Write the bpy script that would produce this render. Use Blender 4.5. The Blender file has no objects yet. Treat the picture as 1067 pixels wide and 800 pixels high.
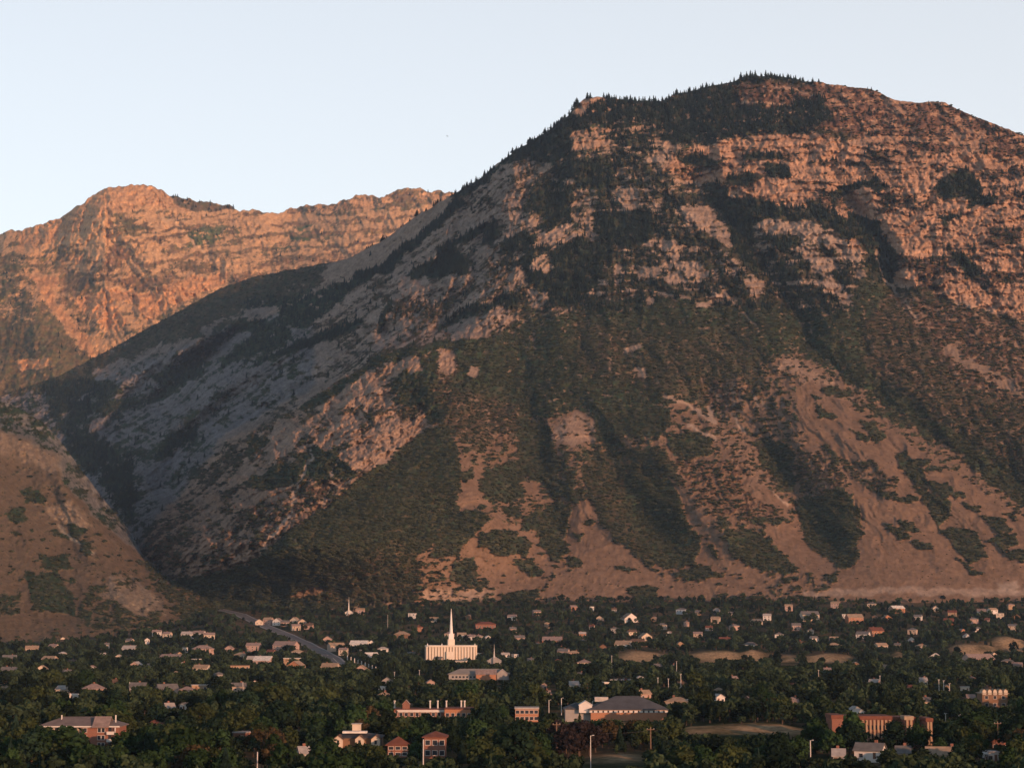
import bpy, math, random
import numpy as np
from mathutils import Vector

# ------------------------------------------------------------------ camera, sky, sun, exposure
SCN = bpy.context.scene
COL = SCN.collection
F = 2095.0            # focal length in photo pixels (photo is 1067 wide)
CZ = 54.0             # camera height
TILT = math.atan(240.0 / F)
cam_d = bpy.data.cameras.new('camera')
cam_d.sensor_width = 36.0
cam_d.lens = 36.0 * F / 1067.0
cam_d.clip_start = 1.0
cam_d.clip_end = 60000.0
cam = bpy.data.objects.new('camera', cam_d)
COL.objects.link(cam)
cam.location = (0, 0, CZ)
cam.rotation_euler = (math.pi / 2 + TILT, 0, 0)
SCN.camera = cam

SUN_EL = math.radians(8.0)
SUN_AZ = math.radians(141.0)      # clockwise from the view axis: low, behind and to the right
world = bpy.data.worlds.new('World')
SCN.world = world
world.use_nodes = True
wn = world.node_tree
bg = wn.nodes['Background']
sky = wn.nodes.new('ShaderNodeTexSky')
sky.sky_type = 'NISHITA'
sky.sun_disc = False
sky.sun_elevation = SUN_EL
sky.sun_rotation = SUN_AZ
sky.altitude = 1400
sky.air_density = 1.0
sky.dust_density = 0.6
sky.ozone_density = 1.0
# evening haze low in the sky whitens it towards the horizon
wtc = wn.nodes.new('ShaderNodeTexCoord'); wsep = wn.nodes.new('ShaderNodeSeparateXYZ')
wn.links.new(wtc.outputs['Generated'], wsep.inputs[0])
wrp = wn.nodes.new('ShaderNodeValToRGB')
SKY_STRENGTH = 0.09
e = wrp.color_ramp.elements
e[0].position = 0.0; e[0].color = (8.5, 7.9, 7.6, 1)
e[1].position = 0.55; e[1].color = (0.0, 0.0, 0.0, 1)
e2 = wrp.color_ramp.elements.new(0.16); e2.color = (7.5, 7.05, 6.75, 1)
e3 = wrp.color_ramp.elements.new(0.32); e3.color = (6.2, 5.95, 5.75, 1)
wn.links.new(wsep.outputs['Z'], wrp.inputs['Fac'])
wadd = wn.nodes.new('ShaderNodeVectorMath'); wadd.operation = 'ADD'
wn.links.new(sky.outputs['Color'], wadd.inputs[0]); wn.links.new(wrp.outputs['Color'], wadd.inputs[1])
wn.links.new(wadd.outputs['Vector'], bg.inputs['Color'])
bg.inputs['Strength'].default_value = SKY_STRENGTH

sd = bpy.data.lights.new('sun', 'SUN')
sd.energy = 5.0
sd.angle = math.radians(0.5)
sd.color = (1.0, 0.49, 0.27)
sun = bpy.data.objects.new('sun', sd)
COL.objects.link(sun)
SUN_DIR = Vector((math.sin(SUN_AZ) * math.cos(SUN_EL), math.cos(SUN_AZ) * math.cos(SUN_EL), math.sin(SUN_EL)))
sun.rotation_euler = SUN_DIR.to_track_quat('Z', 'Y').to_euler()
SCN.view_settings.view_transform = 'Standard'
SCN.view_settings.look = 'None'
SCN.view_settings.gamma = 1.0
SCN.view_settings.use_curve_mapping = False
SCN.view_settings.exposure = 0.2
SCN.cycles.max_bounces = 3
SCN.cycles.diffuse_bounces = 2
SCN.cycles.glossy_bounces = 1
SCN.cycles.transmission_bounces = 1
SCN.cycles.volume_bounces = 0
SCN.cycles.use_denoising = True
SCN.cycles.denoiser = 'OPENIMAGEDENOISE'
SCN.cycles.denoising_input_passes = 'RGB_ALBEDO_NORMAL'
SCN.cycles.denoising_prefilter = 'ACCURATE'

random.seed(7)
rng = np.random.default_rng(11)

# ------------------------------------------------------------------ helpers: picture ray -> place in the world
CA, SA = math.cos(TILT), math.sin(TILT)
def unproj(px, py, Y):
    """World point at forward distance Y seen in direction (px, py) of the photo."""
    x = (px - 533.5) / F
    yc = -(py - 400.0) / F
    k = 1.0 / (CA - yc * SA)
    return x * k * Y, Y, CZ + (SA + yc * CA) * k * Y
def proj(X, Y, Z):
    Z = Z - CZ
    d = Y * CA + Z * SA
    u = -Y * SA + Z * CA
    return 533.5 + F * X / d, 400.0 - F * u / d

def sstep(x, a, b):
    t = np.clip((x - a) / (b - a), 0, 1)
    return t * t * (3 - 2 * t)

def _hash(ix, iy, s):
    h = (ix.astype(np.uint32) * np.uint32(374761393) + iy.astype(np.uint32) * np.uint32(668265263) + np.uint32((s * 2246822519 + 3266489917) & 0xffffffff))
    h = (h ^ (h >> np.uint32(13))) * np.uint32(1274126177)
    h ^= h >> np.uint32(16)
    return h
def gnoise(u, v, s=0):
    """Gradient noise, about -1..1."""
    iu = np.floor(u); iv = np.floor(v)
    fu = (u - iu).astype(np.float32); fv = (v - iv).astype(np.float32)
    iu = iu.astype(np.int64) & 0xffff; iv = iv.astype(np.int64) & 0xffff
    wu = fu * fu * fu * (fu * (fu * 6 - 15) + 10); wv = fv * fv * fv * (fv * (fv * 6 - 15) + 10)
    def corner(a, b):
        ang = _hash(iu + a, iv + b, s).astype(np.float32) * np.float32(2 * math.pi / 4294967296.0)
        return np.cos(ang) * (fu - a) + np.sin(ang) * (fv - b)
    n0 = corner(0, 0); n1 = corner(1, 0); n2 = corner(0, 1); n3 = corner(1, 1)
    a = n0 + (n1 - n0) * wu; b = n2 + (n3 - n2) * wu
    return (a + (b - a) * wv) * 1.5
def fbm(u, v, s=0, octs=4, gain=0.5):
    r = 0; a = 1.0; t = 0
    for i in range(octs):
        r = r + a * gnoise(u * 2 ** i + 17.3 * i, v * 2 ** i - 9.1 * i, s + i); t += a; a *= gain
    return r / t * 1.4
def ridged(u, v, s=0, octs=4, gain=0.55):
    r = 0; a = 1.0; t = 0
    for i in range(octs):
        r = r + a * (1 - np.abs(gnoise(u * 2 ** i + 7.7 * i, v * 2 ** i + 3.1 * i, s + i)) * 1.6); t += a; a *= gain
    return r / t

def rbf(ctrl):
    """Thin-plate surface through control points (px, py, Y)."""
    c = np.array(ctrl, float); P = c[:, :2] / 200.0; n = len(c)
    d2 = ((P[:, None] - P[None]) ** 2).sum(-1)
    K = np.where(d2 > 0, d2 * np.log(d2 + 1e-12), 0) + np.eye(n) * 0.02
    A = np.zeros((n + 3, n + 3)); A[:n, :n] = K; A[:n, n] = 1; A[:n, n + 1:] = P; A[n, :n] = 1; A[n + 1:, :n] = P.T
    w = np.linalg.solve(A, np.concatenate([c[:, 2], np.zeros(3)]))
    def f(px, py):
        u = np.asarray(px) / 200.0; v = np.asarray(py) / 200.0
        r = w[n] + w[n + 1] * u + w[n + 2] * v
        for i in range(n):
            q = (u - P[i, 0]) ** 2 + (v - P[i, 1]) ** 2
            r = r + w[i] * q * np.log(q + 1e-12)
        return r
    return f

def seg_dist(U, V, pts):
    d = np.full(U.shape, 1e9)
    side = np.zeros(U.shape)
    for (x0, y0), (x1, y1) in zip(pts[:-1], pts[1:]):
        dx, dy = x1 - x0, y1 - y0
        t = np.clip(((U - x0) * dx + (V - y0) * dy) / (dx * dx + dy * dy), 0, 1)
        q = np.hypot(U - x0 - t * dx, V - y0 - t * dy)
        m = q < d
        d = np.where(m, q, d)
        side = np.where(m, (U - x0) * dy - (V - y0) * dx, side)
    return d, side
def poly_sd(U, V, pts):
    d, _ = seg_dist(U, V, list(pts) + [pts[0]])
    ins = np.zeros(U.shape, bool)
    n = len(pts)
    for i in range(n):
        x0, y0 = pts[i]; x1, y1 = pts[(i + 1) % n]
        if y0 == y1: continue
        c = ((y0 > V) != (y1 > V)) & (U < (x1 - x0) * (V - y0) / (y1 - y0) + x0)
        ins ^= c
    return np.where(ins, d, -d)

class Cover:
    """Land cover of one hillside: share of scrub, kind of bare ground, kind of scrub, conifers, scree."""
    def __init__(s, px, py, seed, **base):
        s.px, s.py = px, py
        w = 5.0
        s.U = px + w * fbm(px / 16, py / 16, seed + 50, 3); s.V = py + w * 0.8 * fbm(px / 16, py / 16, seed + 60, 3)
        s.fl = {k: np.full(px.shape, float(v)) for k, v in base.items()}
    def _mix(s, m, w, vals):
        for k, v in vals.items():
            a = s.fl[k]; a[m] = a[m] + (v - a[m]) * w
    def poly(s, pts, soft=2.5, **vals):
        xs = [p[0] for p in pts]; ys = [p[1] for p in pts]; b = soft + 1
        m = np.nonzero((s.U > min(xs) - b) & (s.U < max(xs) + b) & (s.V > min(ys) - b) & (s.V < max(ys) + b))[0]
        if len(m): s._mix(m, sstep(poly_sd(s.U[m], s.V[m], pts), -soft, soft), vals)
    def stroke(s, pts, width, soft=1.5, **vals):
        xs = [p[0] for p in pts]; ys = [p[1] for p in pts]; b = soft + width + 1
        m = np.nonzero((s.U > min(xs) - b) & (s.U < max(xs) + b) & (s.V > min(ys) - b) & (s.V < max(ys) + b))[0]
        if len(m):
            d, _ = seg_dist(s.U[m], s.V[m], pts)
            s._mix(m, 1 - sstep(d, width - soft, width + soft), vals)

def mesh_obj(name, verts, faces, mat=None, parent=None, smooth=False):
    me = bpy.data.meshes.new(name)
    if isinstance(verts, np.ndarray):
        nv = len(verts); faces = np.asarray(faces); nf, k = faces.shape
        me.vertices.add(nv); me.vertices.foreach_set('co', verts.astype(np.float32).ravel())
        me.loops.add(nf * k); me.loops.foreach_set('vertex_index', faces.astype(np.int32).ravel())
        me.polygons.add(nf); me.polygons.foreach_set('loop_start', np.arange(0, nf * k, k, dtype=np.int32))
        me.update(calc_edges=True)
    else:
        me.from_pydata(verts, [], faces); me.update()
    if smooth: me.polygons.foreach_set('use_smooth', np.ones(len(me.polygons), bool))
    if mat: me.materials.append(mat)
    o = bpy.data.objects.new(name, me); COL.objects.link(o)
    if parent: o.parent = parent
    return o
def tag(o, label=None, cat=None, group=None, kind=None):
    if label: o['label'] = label
    if cat: o['category'] = cat
    if group: o['group'] = group
    if kind: o['kind'] = kind
    return o
def empty(name, loc, rz=0.0):
    o = bpy.data.objects.new(name, None); COL.objects.link(o); o.location = loc; o.rotation_euler = (0, 0, rz)
    o.empty_display_size = 1.0
    return o

# ------------------------------------------------------------------ materials
def mat_new(name):
    m = bpy.data.materials.new(name); m.use_nodes = True
    nt = m.node_tree; b = nt.nodes['Principled BSDF']
    b.inputs['Roughness'].default_value = 0.9
    b.inputs['Specular IOR Level'].default_value = 0.15
    return m, nt, b
def mat_plain(name, col, var=0.15, scale=0.6, rough=0.85, bump=0.0, spec=0.15):
    """Plain surface with worn, uneven tone (procedural)."""
    m, nt, b = mat_new(name)
    tc = nt.nodes.new('ShaderNodeTexCoord')
    nz = nt.nodes.new('ShaderNodeTexNoise'); nz.inputs['Scale'].default_value = scale; nz.inputs['Detail'].default_value = 4
    nt.links.new(tc.outputs['Object'], nz.inputs['Vector'])
    mp = nt.nodes.new('ShaderNodeMapRange'); mp.inputs['From Min'].default_value = 0.3; mp.inputs['From Max'].default_value = 0.7
    mp.inputs['To Min'].default_value = 1 - var; mp.inputs['To Max'].default_value = 1 + var
    nt.links.new(nz.outputs['Fac'], mp.inputs['Value'])
    mx = nt.nodes.new('ShaderNodeVectorMath'); mx.operation = 'SCALE'; mx.inputs[0].default_value = col[:3]
    nt.links.new(mp.outputs['Result'], mx.inputs['Scale'])
    nt.links.new(mx.outputs['Vector'], b.inputs['Base Color'])
    b.inputs['Roughness'].default_value = rough; b.inputs['Specular IOR Level'].default_value = spec
    return m
def mat_brick(name, c1, c2, mortar):
    m, nt, b = mat_new(name)
    tc = nt.nodes.new('ShaderNodeTexCoord')
    br = nt.nodes.new('ShaderNodeTexBrick'); br.inputs['Scale'].default_value = 1.0
    br.inputs['Brick Width'].default_value = 0.5; br.inputs['Row Height'].default_value = 0.22; br.inputs['Mortar Size'].default_value = 0.02
    br.inputs['Color1'].default_value = (*c1, 1); br.inputs['Color2'].default_value = (*c2, 1); br.inputs['Mortar'].default_value = (*mortar, 1)
    mpn = nt.nodes.new('ShaderNodeMapping'); mpn.inputs['Rotation'].default_value = (math.pi / 2, 0, 0)
    nt.links.new(tc.outputs['Object'], mpn.inputs['Vector']); nt.links.new(mpn.outputs['Vector'], br.inputs['Vector'])
    nt.links.new(br.outputs['Color'], b.inputs['Base Color'])
    return m
def mat_land(name, scale):
    """Hillside: land cover from the terrain's own colour layer, broken up by fine soil and stone noise."""
    m, nt, b = mat_new(name)
    b.inputs['Specular IOR Level'].default_value = 0.0; b.inputs['Roughness'].default_value = 1.0
    at = nt.nodes.new('ShaderNodeAttribute'); at.attribute_name = 'cover'
    geo = nt.nodes.new('ShaderNodeNewGeometry')
    nz = nt.nodes.new('ShaderNodeTexNoise'); nz.inputs['Scale'].default_value = scale; nz.inputs['Detail'].default_value = 6; nz.inputs['Roughness'].default_value = 0.7
    nt.links.new(geo.outputs['Position'], nz.inputs['Vector'])
    mp = nt.nodes.new('ShaderNodeMapRange'); mp.inputs['From Min'].default_value = 0.3; mp.inputs['From Max'].default_value = 0.7
    mp.inputs['To Min'].default_value = 0.72; mp.inputs['To Max'].default_value = 1.28
    nt.links.new(nz.outputs['Fac'], mp.inputs['Value'])
    mx = nt.nodes.new('ShaderNodeVectorMath'); mx.operation = 'SCALE'
    nt.links.new(at.outputs['Color'], mx.inputs[0]); nt.links.new(mp.outputs['Result'], mx.inputs['Scale'])
    nt.links.new(mx.outputs['Vector'], b.inputs['Base Color'])
    bp = nt.nodes.new('ShaderNodeBump'); nt.links.new(at.outputs['Alpha'], bp.inputs['Strength']); bp.inputs['Distance'].default_value = 5.0
    nz2 = nt.nodes.new('ShaderNodeTexNoise'); nz2.inputs['Scale'].default_value = scale * 0.7; nz2.inputs['Detail'].default_value = 5; nz2.inputs['Roughness'].default_value = 0.65
    nt.links.new(geo.outputs['Position'], nz2.inputs['Vector'])
    nt.links.new(nz2.outputs['Fac'], bp.inputs['Height'])
    nt.links.new(bp.outputs['Normal'], b.inputs['Normal'])
    return m
def mat_leaf(name, col, var=0.35, warm=(0.0, 0.0, 0.0)):
    """Foliage; each plant gets its own tone, each leaf clump a little of its own."""
    m, nt, b = mat_new(name)
    b.inputs['Specular IOR Level'].default_value = 0.0
    oi = nt.nodes.new('ShaderNodeObjectInfo')
    geo = nt.nodes.new('ShaderNodeNewGeometry')
    rmp = nt.nodes.new('ShaderNodeValToRGB')
    e = rmp.color_ramp.elements
    lo = [c * (1 - var) for c in col]; hi = [c * (1 + var) + w for c, w in zip(col, warm)]
    e[0].color = (*lo, 1); e[1].color = (*hi, 1)
    nt.links.new(oi.outputs['Random'], rmp.inputs['Fac'])
    nz = nt.nodes.new('ShaderNodeTexNoise'); nz.inputs['Scale'].default_value = 0.55; nz.inputs['Detail'].default_value = 3
    nt.links.new(geo.outputs['Position'], nz.inputs['Vector'])
    mp = nt.nodes.new('ShaderNodeMapRange'); mp.inputs['From Min'].default_value = 0.3; mp.inputs['From Max'].default_value = 0.7
    mp.inputs['To Min'].default_value = 0.6; mp.inputs['To Max'].default_value = 1.4
    nt.links.new(nz.outputs['Fac'], mp.inputs['Value'])
    mx = nt.nodes.new('ShaderNodeVectorMath'); mx.operation = 'SCALE'
    nt.links.new(rmp.outputs['Color'], mx.inputs[0]); nt.links.new(mp.outputs['Result'], mx.inputs['Scale'])
    nt.links.new(mx.outputs['Vector'], b.inputs['Base Color'])
    return m
# ------------------------------------------------------------------ the mountains
ROCK = np.array((0.295, 0.228, 0.178)); GREYROCK_SHADE = np.array((0.150, 0.152, 0.160)); REDROCK = np.array((0.37, 0.225, 0.145))  # grey rock darkened and blued: canyon shade and haze put into its colour
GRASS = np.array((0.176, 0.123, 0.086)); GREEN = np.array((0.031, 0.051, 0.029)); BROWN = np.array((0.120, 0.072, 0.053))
CONI = np.array((0.016, 0.027, 0.022)); PALE = np.array((0.42, 0.36, 0.30))
M_LAND = mat_land('hillside_land', 0.11)
M_LAND_FAR = mat_land('far_hillside_land', 0.055)

def build_sheet(name, px0, px1, step, rows, top, bot, depth, cover, mat, back, relief, warm, dip, bandk, tint=(1, 1, 1)):
    pxs = np.arange(px0, px1 + 0.1, step); n = len(pxs)
    tp = np.interp(pxs, *zip(*top)); tp = tp + 1.3 * fbm(pxs / 9, pxs * 0 + 3.7, 5, 3) * warm
    bp = np.interp(pxs, *zip(*bot))
    t = np.linspace(0, 1, rows)
    PX = np.repeat(pxs[None], rows, 0).ravel(); PY = (bp[None] + (tp - bp)[None] * t[:, None]).ravel()
    cv = cover(PX, PY)
    Y = depth(PX, PY)
    fl = cv.fl
    # scrub cover from its share and clumpy noise
    rocky = np.clip(fl['a'] * 1.3, 0, 1) * (1 - fl['c'] * .5)
    q0 = dip(PX, PY)
    band = gnoise(q0 / 4.6 + 1.2 * gnoise(PX / 70, PY / 50, 27), PX / 130, 25) + .6 * gnoise(q0 / 2.1 + .8 * gnoise(PX / 40, PY / 40, 28), PX / 60, 26)
    nz = fbm(PX / 8, PY / 5, 21, 4, 0.75) * (1 - rocky) + rocky * (0.50 * band * bandk(PX, PY) * .8 + 0.62 * fbm(PX / 10, PY / 6, 23, 5, .8) + 0.35 * fbm(PX / 38, PY / 22, 24, 2))
    rank = 0.5 + 0.5 * np.tanh(nz * 1.9)
    veg = sstep(fl['f'] - rank, -0.06, 0.06)
    Y = Y + relief(PX, PY, cv, veg)
    edge = sstep(np.repeat(t[:, None], n, 1).ravel(), 0.985, 1.0)
    X, Yw, Z = unproj(PX, PY, Y)
    # colour
    g = fl['g'][:, None]; vv = fl['v'][:, None]; p = fl['p'][:, None]; rr = fl['r'][:, None]
    q = q0
    strat = gnoise(q / 5.0, PX / 90.0, 33) * 0.5 + gnoise(q / 2.2, PX / 40.0, 34) * 0.5
    rockv = 1 + 0.20 * strat + 0.25 * band * bandk(PX, PY) + 0.36 * fbm(PX / 6, PY / 4.5, 35, 4, .75) + 0.22 * gnoise(PX / 1.3, PY / 1.9, 36) + 0.15 * fbm(PX / 30, PY / 18, 45, 2)
    rock = (ROCK * (1 - rr) + GREYROCK_SHADE * rr)
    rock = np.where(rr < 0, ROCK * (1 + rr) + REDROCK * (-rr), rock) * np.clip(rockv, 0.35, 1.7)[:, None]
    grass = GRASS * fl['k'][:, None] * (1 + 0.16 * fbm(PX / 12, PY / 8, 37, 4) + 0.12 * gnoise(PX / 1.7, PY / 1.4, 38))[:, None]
    bare = rock * (1 - g) + grass * g
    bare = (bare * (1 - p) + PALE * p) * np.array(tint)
    vn = fbm(PX / 7, PY / 5, 39, 3)
    vmix = np.clip(vv[:, 0] + 0.35 * vn, 0, 1)[:, None]
    vcol = (GREEN * (1 - vmix) + BROWN * vmix) * (1 + 0.35 * gnoise(PX / 2.2, PY / 1.5, 40) + 0.45 * fbm(PX / 6, PY / 3.5, 41, 3) + .3 * fbm(PX / 40, PY / 25, 42, 2))[:, None]
    cn = fl['c'][:, None]
    vcol = vcol * (1 - 0.8 * cn) + (CONI * (1 - vmix) + BROWN * 0.7 * vmix) * 0.8 * cn
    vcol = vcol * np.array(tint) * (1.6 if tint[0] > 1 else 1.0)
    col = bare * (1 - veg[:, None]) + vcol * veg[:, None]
    V = np.stack([X, Yw, Z], 1)
    # the far side of the mountain falls away behind its crest
    crest = V[-n:]
    xs = [V]; cs = [col]
    for dy, dz in back:
        b = crest.copy(); b[:, 0] += crest[:, 0] / crest[:, 1] * dy; b[:, 1] += dy; b[:, 2] = np.maximum(b[:, 2] + dz, -60)
        xs.append(b); cs.append(col[-n:])
    V = np.concatenate(xs); C = np.concatenate(cs)
    R = rows + len(back)
    i = (np.arange(R - 1)[:, None] * n + np.arange(n - 1)[None]).ravel()
    faces = np.stack([i, i + 1, i + n + 1, i + n], 1)
    o = mesh_obj(name, V, faces, mat, smooth=True)
    at = o.data.attributes.new('cover', 'FLOAT_COLOR', 'POINT')
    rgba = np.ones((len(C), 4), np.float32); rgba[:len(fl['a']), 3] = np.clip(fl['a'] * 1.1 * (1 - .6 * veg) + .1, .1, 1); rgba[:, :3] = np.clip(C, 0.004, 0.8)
    at.data.foreach_set('color', rgba.ravel())
    return o, dict(PX=PX, PY=PY, V=np.stack([X, Yw, Z], 1), veg=veg, fl=fl, n=n, rows=rows, tp=tp, pxs=pxs)

# ---- main mountain
A_TOP = [(-150, 455), (0, 412), (30, 402), (60, 392), (100, 372), (140, 350), (180, 328), (230, 300), (270, 287), (310, 280), (360, 270), (400, 250),
         (430, 228), (465, 206), (480, 198), (500, 186), (520, 169), (545, 152), (560, 143), (580, 130), (592, 120), (600, 109), (610, 103), (625, 101),
         (640, 103), (660, 105), (690, 106), (705, 98), (720, 95), (740, 90), (765, 86), (772, 80), (790, 79), (815, 80), (830, 83), (860, 87), (890, 91),
         (905, 93), (920, 98), (930, 104), (950, 107), (965, 107), (975, 106), (985, 107), (995, 112), (1010, 120), (1030, 127), (1067, 141), (1150, 185), (1300, 260)]
A_BOT = [(-150, 690), (230, 655), (400, 640), (1300, 636)]
A_CTRL = [(1067, 618, 2950), (860, 620, 2950), (700, 624, 2980), (520, 626, 3000), (430, 628, 3010), (350, 634, 3030), (250, 642, 3080), (200, 620, 3180), (1300, 620, 2920),
          (1067, 500, 3250), (900, 500, 3220), (700, 500, 3260), (540, 500, 3300), (1067, 360, 3750), (900, 360, 3700), (700, 360, 3720), (560, 360, 3800),
          (1067, 230, 4150), (900, 230, 4150), (720, 230, 4200), (600, 230, 4300), (520, 250, 4330), (1067, 141, 4450), (900, 92, 4600), (790, 79, 4650), (690, 104, 4650),
          (600, 110, 4650), (520, 169, 4750), (465, 206, 4820), (1300, 300, 4100), (1300, 450, 3400),
          (465, 330, 4150), (400, 330, 4330), (300, 380, 4700), (200, 420, 5150), (100, 450, 5600), (30, 430, 6050), (0, 412, 6250), (100, 372, 6250), (200, 318, 6150), (300, 282, 5850),
          (400, 250, 5050), (140, 555, 4000), (60, 520, 4900), (200, 480, 4350), (260, 470, 4000), (-150, 455, 6500), (-150, 600, 5700), (-100, 690, 5000), (60, 640, 4200)]
A_F = rbf(A_CTRL)
BUTT = [(138, 585), (150, 566), (175, 522), (205, 488), (240, 453), (300, 428), (350, 393), (400, 368), (465, 356), (530, 352)]
def a_depth(px, py):
    Y = A_F(px, py)
    d, side = seg_dist(px, py, BUTT)
    sgn = np.where(side > 0, -1.0, 1.0)                      # + : below and right of the buttress crest
    J = 420 * (1 - sstep(px, 300, 560)) * sstep(px, 100, 160)
    rel = sgn * d
    Y = Y - J * sstep(rel, -14, 5) * (1 - 0.75 * sstep(py, 560, 632))
    foot = 1 - sstep(py, 545, 605)
    def line(pts, w, amp, Y=Y):
        dd, _ = seg_dist(px, py, pts)
        return foot * amp * np.exp(-(dd / w) ** 2)
    Y = Y + line([(735, 415), (790, 462), (828, 515), (868, 592)], 24, 66)
    Y = Y + line([(600, 430), (640, 500), (685, 565), (722, 606)], 24, 56)
    Y = Y + line([(915, 465), (960, 512), (1000, 562), (1022, 602)], 13, 12)
    Y = Y + line([(840, 365), (900, 408), (960, 446), (1067, 515), (1200, 600)], 20, 50)
    Y = Y + line([(545, 400), (562, 470), (580, 560)], 20, 24)
    Y = Y + line([(720, 190), (765, 232), (795, 280), (840, 340)], 16, 70)
    Y = Y + line([(880, 205), (915, 252), (932, 300)], 14, 75)
    Y = Y + line([(535, 320), (550, 380)], 26, 26)
    Y = Y + line([(330, 535), (400, 500), (440, 452)], 14, 40)
    for pts, w, amp in (([(206, 352), (160, 378), (122, 402), (95, 445)], 11, -150), ([(306, 366), (232, 402), (182, 445), (150, 500)], 13, -165), ([(245, 345), (192, 395), (152, 425), (112, 480)], 10, 125), ([(352, 345), (300, 372), (240, 415), (196, 455)], 9, 60),
                        ([(262, 330), (215, 352), (180, 372)], 7, -95), ([(345, 375), (290, 405), (240, 440), (205, 475)], 8, -60), ([(150, 432), (128, 470), (130, 520)], 9, -110), ([(350, 308), (420, 258), (470, 212)], 8, 40), ([(440, 290), (490, 255), (520, 235)], 9, 45),
                        ([(385, 335), (440, 300), (480, 290)], 10, -45), ([(400, 345), (450, 345), (520, 315)], 8, 45), ([(480, 350), (500, 325), (520, 322)], 14, -50), ([(540, 168), (530, 200), (520, 230)], 12, -50), ([(575, 190), (570, 230)], 14, 50)):
        Y = Y + line(pts, w, amp)
    Y = Y - line([(440, 365), (470, 420), (487, 500), (530, 600)], 30, 75)
    Y = Y - line([(597, 440), (612, 505), (665, 570), (700, 605)], 20, 24)
    Y = Y - line([(690, 480), (740, 540), (775, 590)], 14, 30)
    Y = Y - line([(600, 112), (585, 180), (560, 250), (500, 340)], 30, 60)
    return Y
def a_cover(px, py):
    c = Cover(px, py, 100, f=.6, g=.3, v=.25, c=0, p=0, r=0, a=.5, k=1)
    P, S = c.poly, c.stroke
    # broad belts
    P([(430, 360), (560, 350), (1300, 380), (1300, 660), (430, 660)], 8, f=.38, g=.95, v=.2, a=.08)
    P([(465, 207), (520, 160), (600, 160), (620, 200), (600, 260), (560, 300), (520, 350), (465, 357), (400, 368), (330, 405), (240, 452), (200, 470), (230, 400), (330, 320), (400, 245)], 6, f=.42, g=0, v=.5, c=.1, r=.3, a=1.1)
    P([(400, 250), (465, 200), (480, 205), (430, 255), (350, 310), (300, 320), (330, 280)], 4, f=.2, g=.25, v=.8, r=.3, a=.25)
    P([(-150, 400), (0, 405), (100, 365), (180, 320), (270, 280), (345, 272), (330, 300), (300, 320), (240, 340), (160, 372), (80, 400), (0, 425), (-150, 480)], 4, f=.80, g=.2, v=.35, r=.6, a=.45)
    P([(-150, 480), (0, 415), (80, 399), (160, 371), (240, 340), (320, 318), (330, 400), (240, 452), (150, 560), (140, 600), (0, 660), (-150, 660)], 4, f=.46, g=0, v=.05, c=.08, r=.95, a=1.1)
    P([(560, 165), (690, 150), (740, 190), (850, 210), (900, 265), (890, 320), (860, 330), (780, 325), (700, 315), (640, 330), (560, 320), (520, 300), (540, 230)], 6, f=.62, g=0, v=.3, c=.35, r=.1, a=.8)
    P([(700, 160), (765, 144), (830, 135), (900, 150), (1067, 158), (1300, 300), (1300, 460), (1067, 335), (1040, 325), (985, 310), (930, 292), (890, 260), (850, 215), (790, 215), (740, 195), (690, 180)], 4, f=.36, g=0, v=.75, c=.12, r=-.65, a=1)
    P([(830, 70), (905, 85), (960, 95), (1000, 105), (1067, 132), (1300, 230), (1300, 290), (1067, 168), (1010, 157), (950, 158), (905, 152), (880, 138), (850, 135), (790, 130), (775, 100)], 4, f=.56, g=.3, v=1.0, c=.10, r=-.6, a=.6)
    P([(560, 150), (600, 100), (625, 90), (690, 90), (770, 70), (830, 72), (850, 90), (868, 125), (830, 140), (790, 138), (765, 145), (740, 148), (700, 152), (650, 140), (610, 160), (580, 168)], 4, f=.76, g=.2, v=.15, c=1, r=-.3, a=.7)
    P([(765, 88), (800, 85), (850, 88), (860, 100), (800, 112), (770, 110)], 4, f=.62, v=.9, c=.25)
    P([(540, 340), (640, 312), (720, 312), (800, 322), (880, 320), (900, 290), (930, 300), (1067, 390), (1300, 560), (1300, 640), (1067, 510), (940, 435), (880, 395), (830, 365), (790, 380), (700, 420), (640, 440), (600, 425), (540, 440), (490, 420), (400, 385), (470, 357)], 6, f=.76, g=.6, v=.12, a=.2)
    P([(600, 330), (700, 350), (780, 340), (800, 400), (740, 430), (660, 400), (600, 390)], 12, v=.35, f=.76)
    P([(900, 335), (930, 300), (1000, 318), (1067, 338), (1300, 480), (1300, 640), (1067, 500), (960, 425), (900, 380)], 6, f=.74, g=.7, v=.5, a=.2)
    P([(930, 305), (1000, 320), (1067, 340), (1067, 420), (1000, 400)], 8, f=.62, v=.75)
    P([(150, 565), (240, 452), (350, 393), (465, 355), (495, 400), (460, 440), (440, 448), (380, 497), (330, 537), (260, 592), (200, 602), (150, 590)], 3, f=.50, g=.15, v=.45, r=-.15, a=1.0)
    P([(150, 570), (175, 525), (220, 505), (300, 510), (350, 500), (330, 532), (260, 590), (200, 602)], 4, f=.46, g=.35, v=.65, r=-.2, a=.9)
    P([(195, 605), (260, 588), (330, 535), (380, 495), (440, 450), (475, 440), (480, 500), (472, 545), (435, 580), (430, 615), (330, 636), (210, 638)], 3, f=.95, g=.8, v=.17, a=.25)
    P([(300, 615), (345, 600), (420, 560), (440, 600), (430, 625), (330, 632)], 8, f=.8, v=.4)
    P([(298, 622), (330, 612), (345, 615), (310, 624)], 1.5, f=.02, g=.9)
    # cliffs of the upper right: rock benches with conifer ledges between
    veg = dict(f=.93, v=.15, c=.6)
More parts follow.
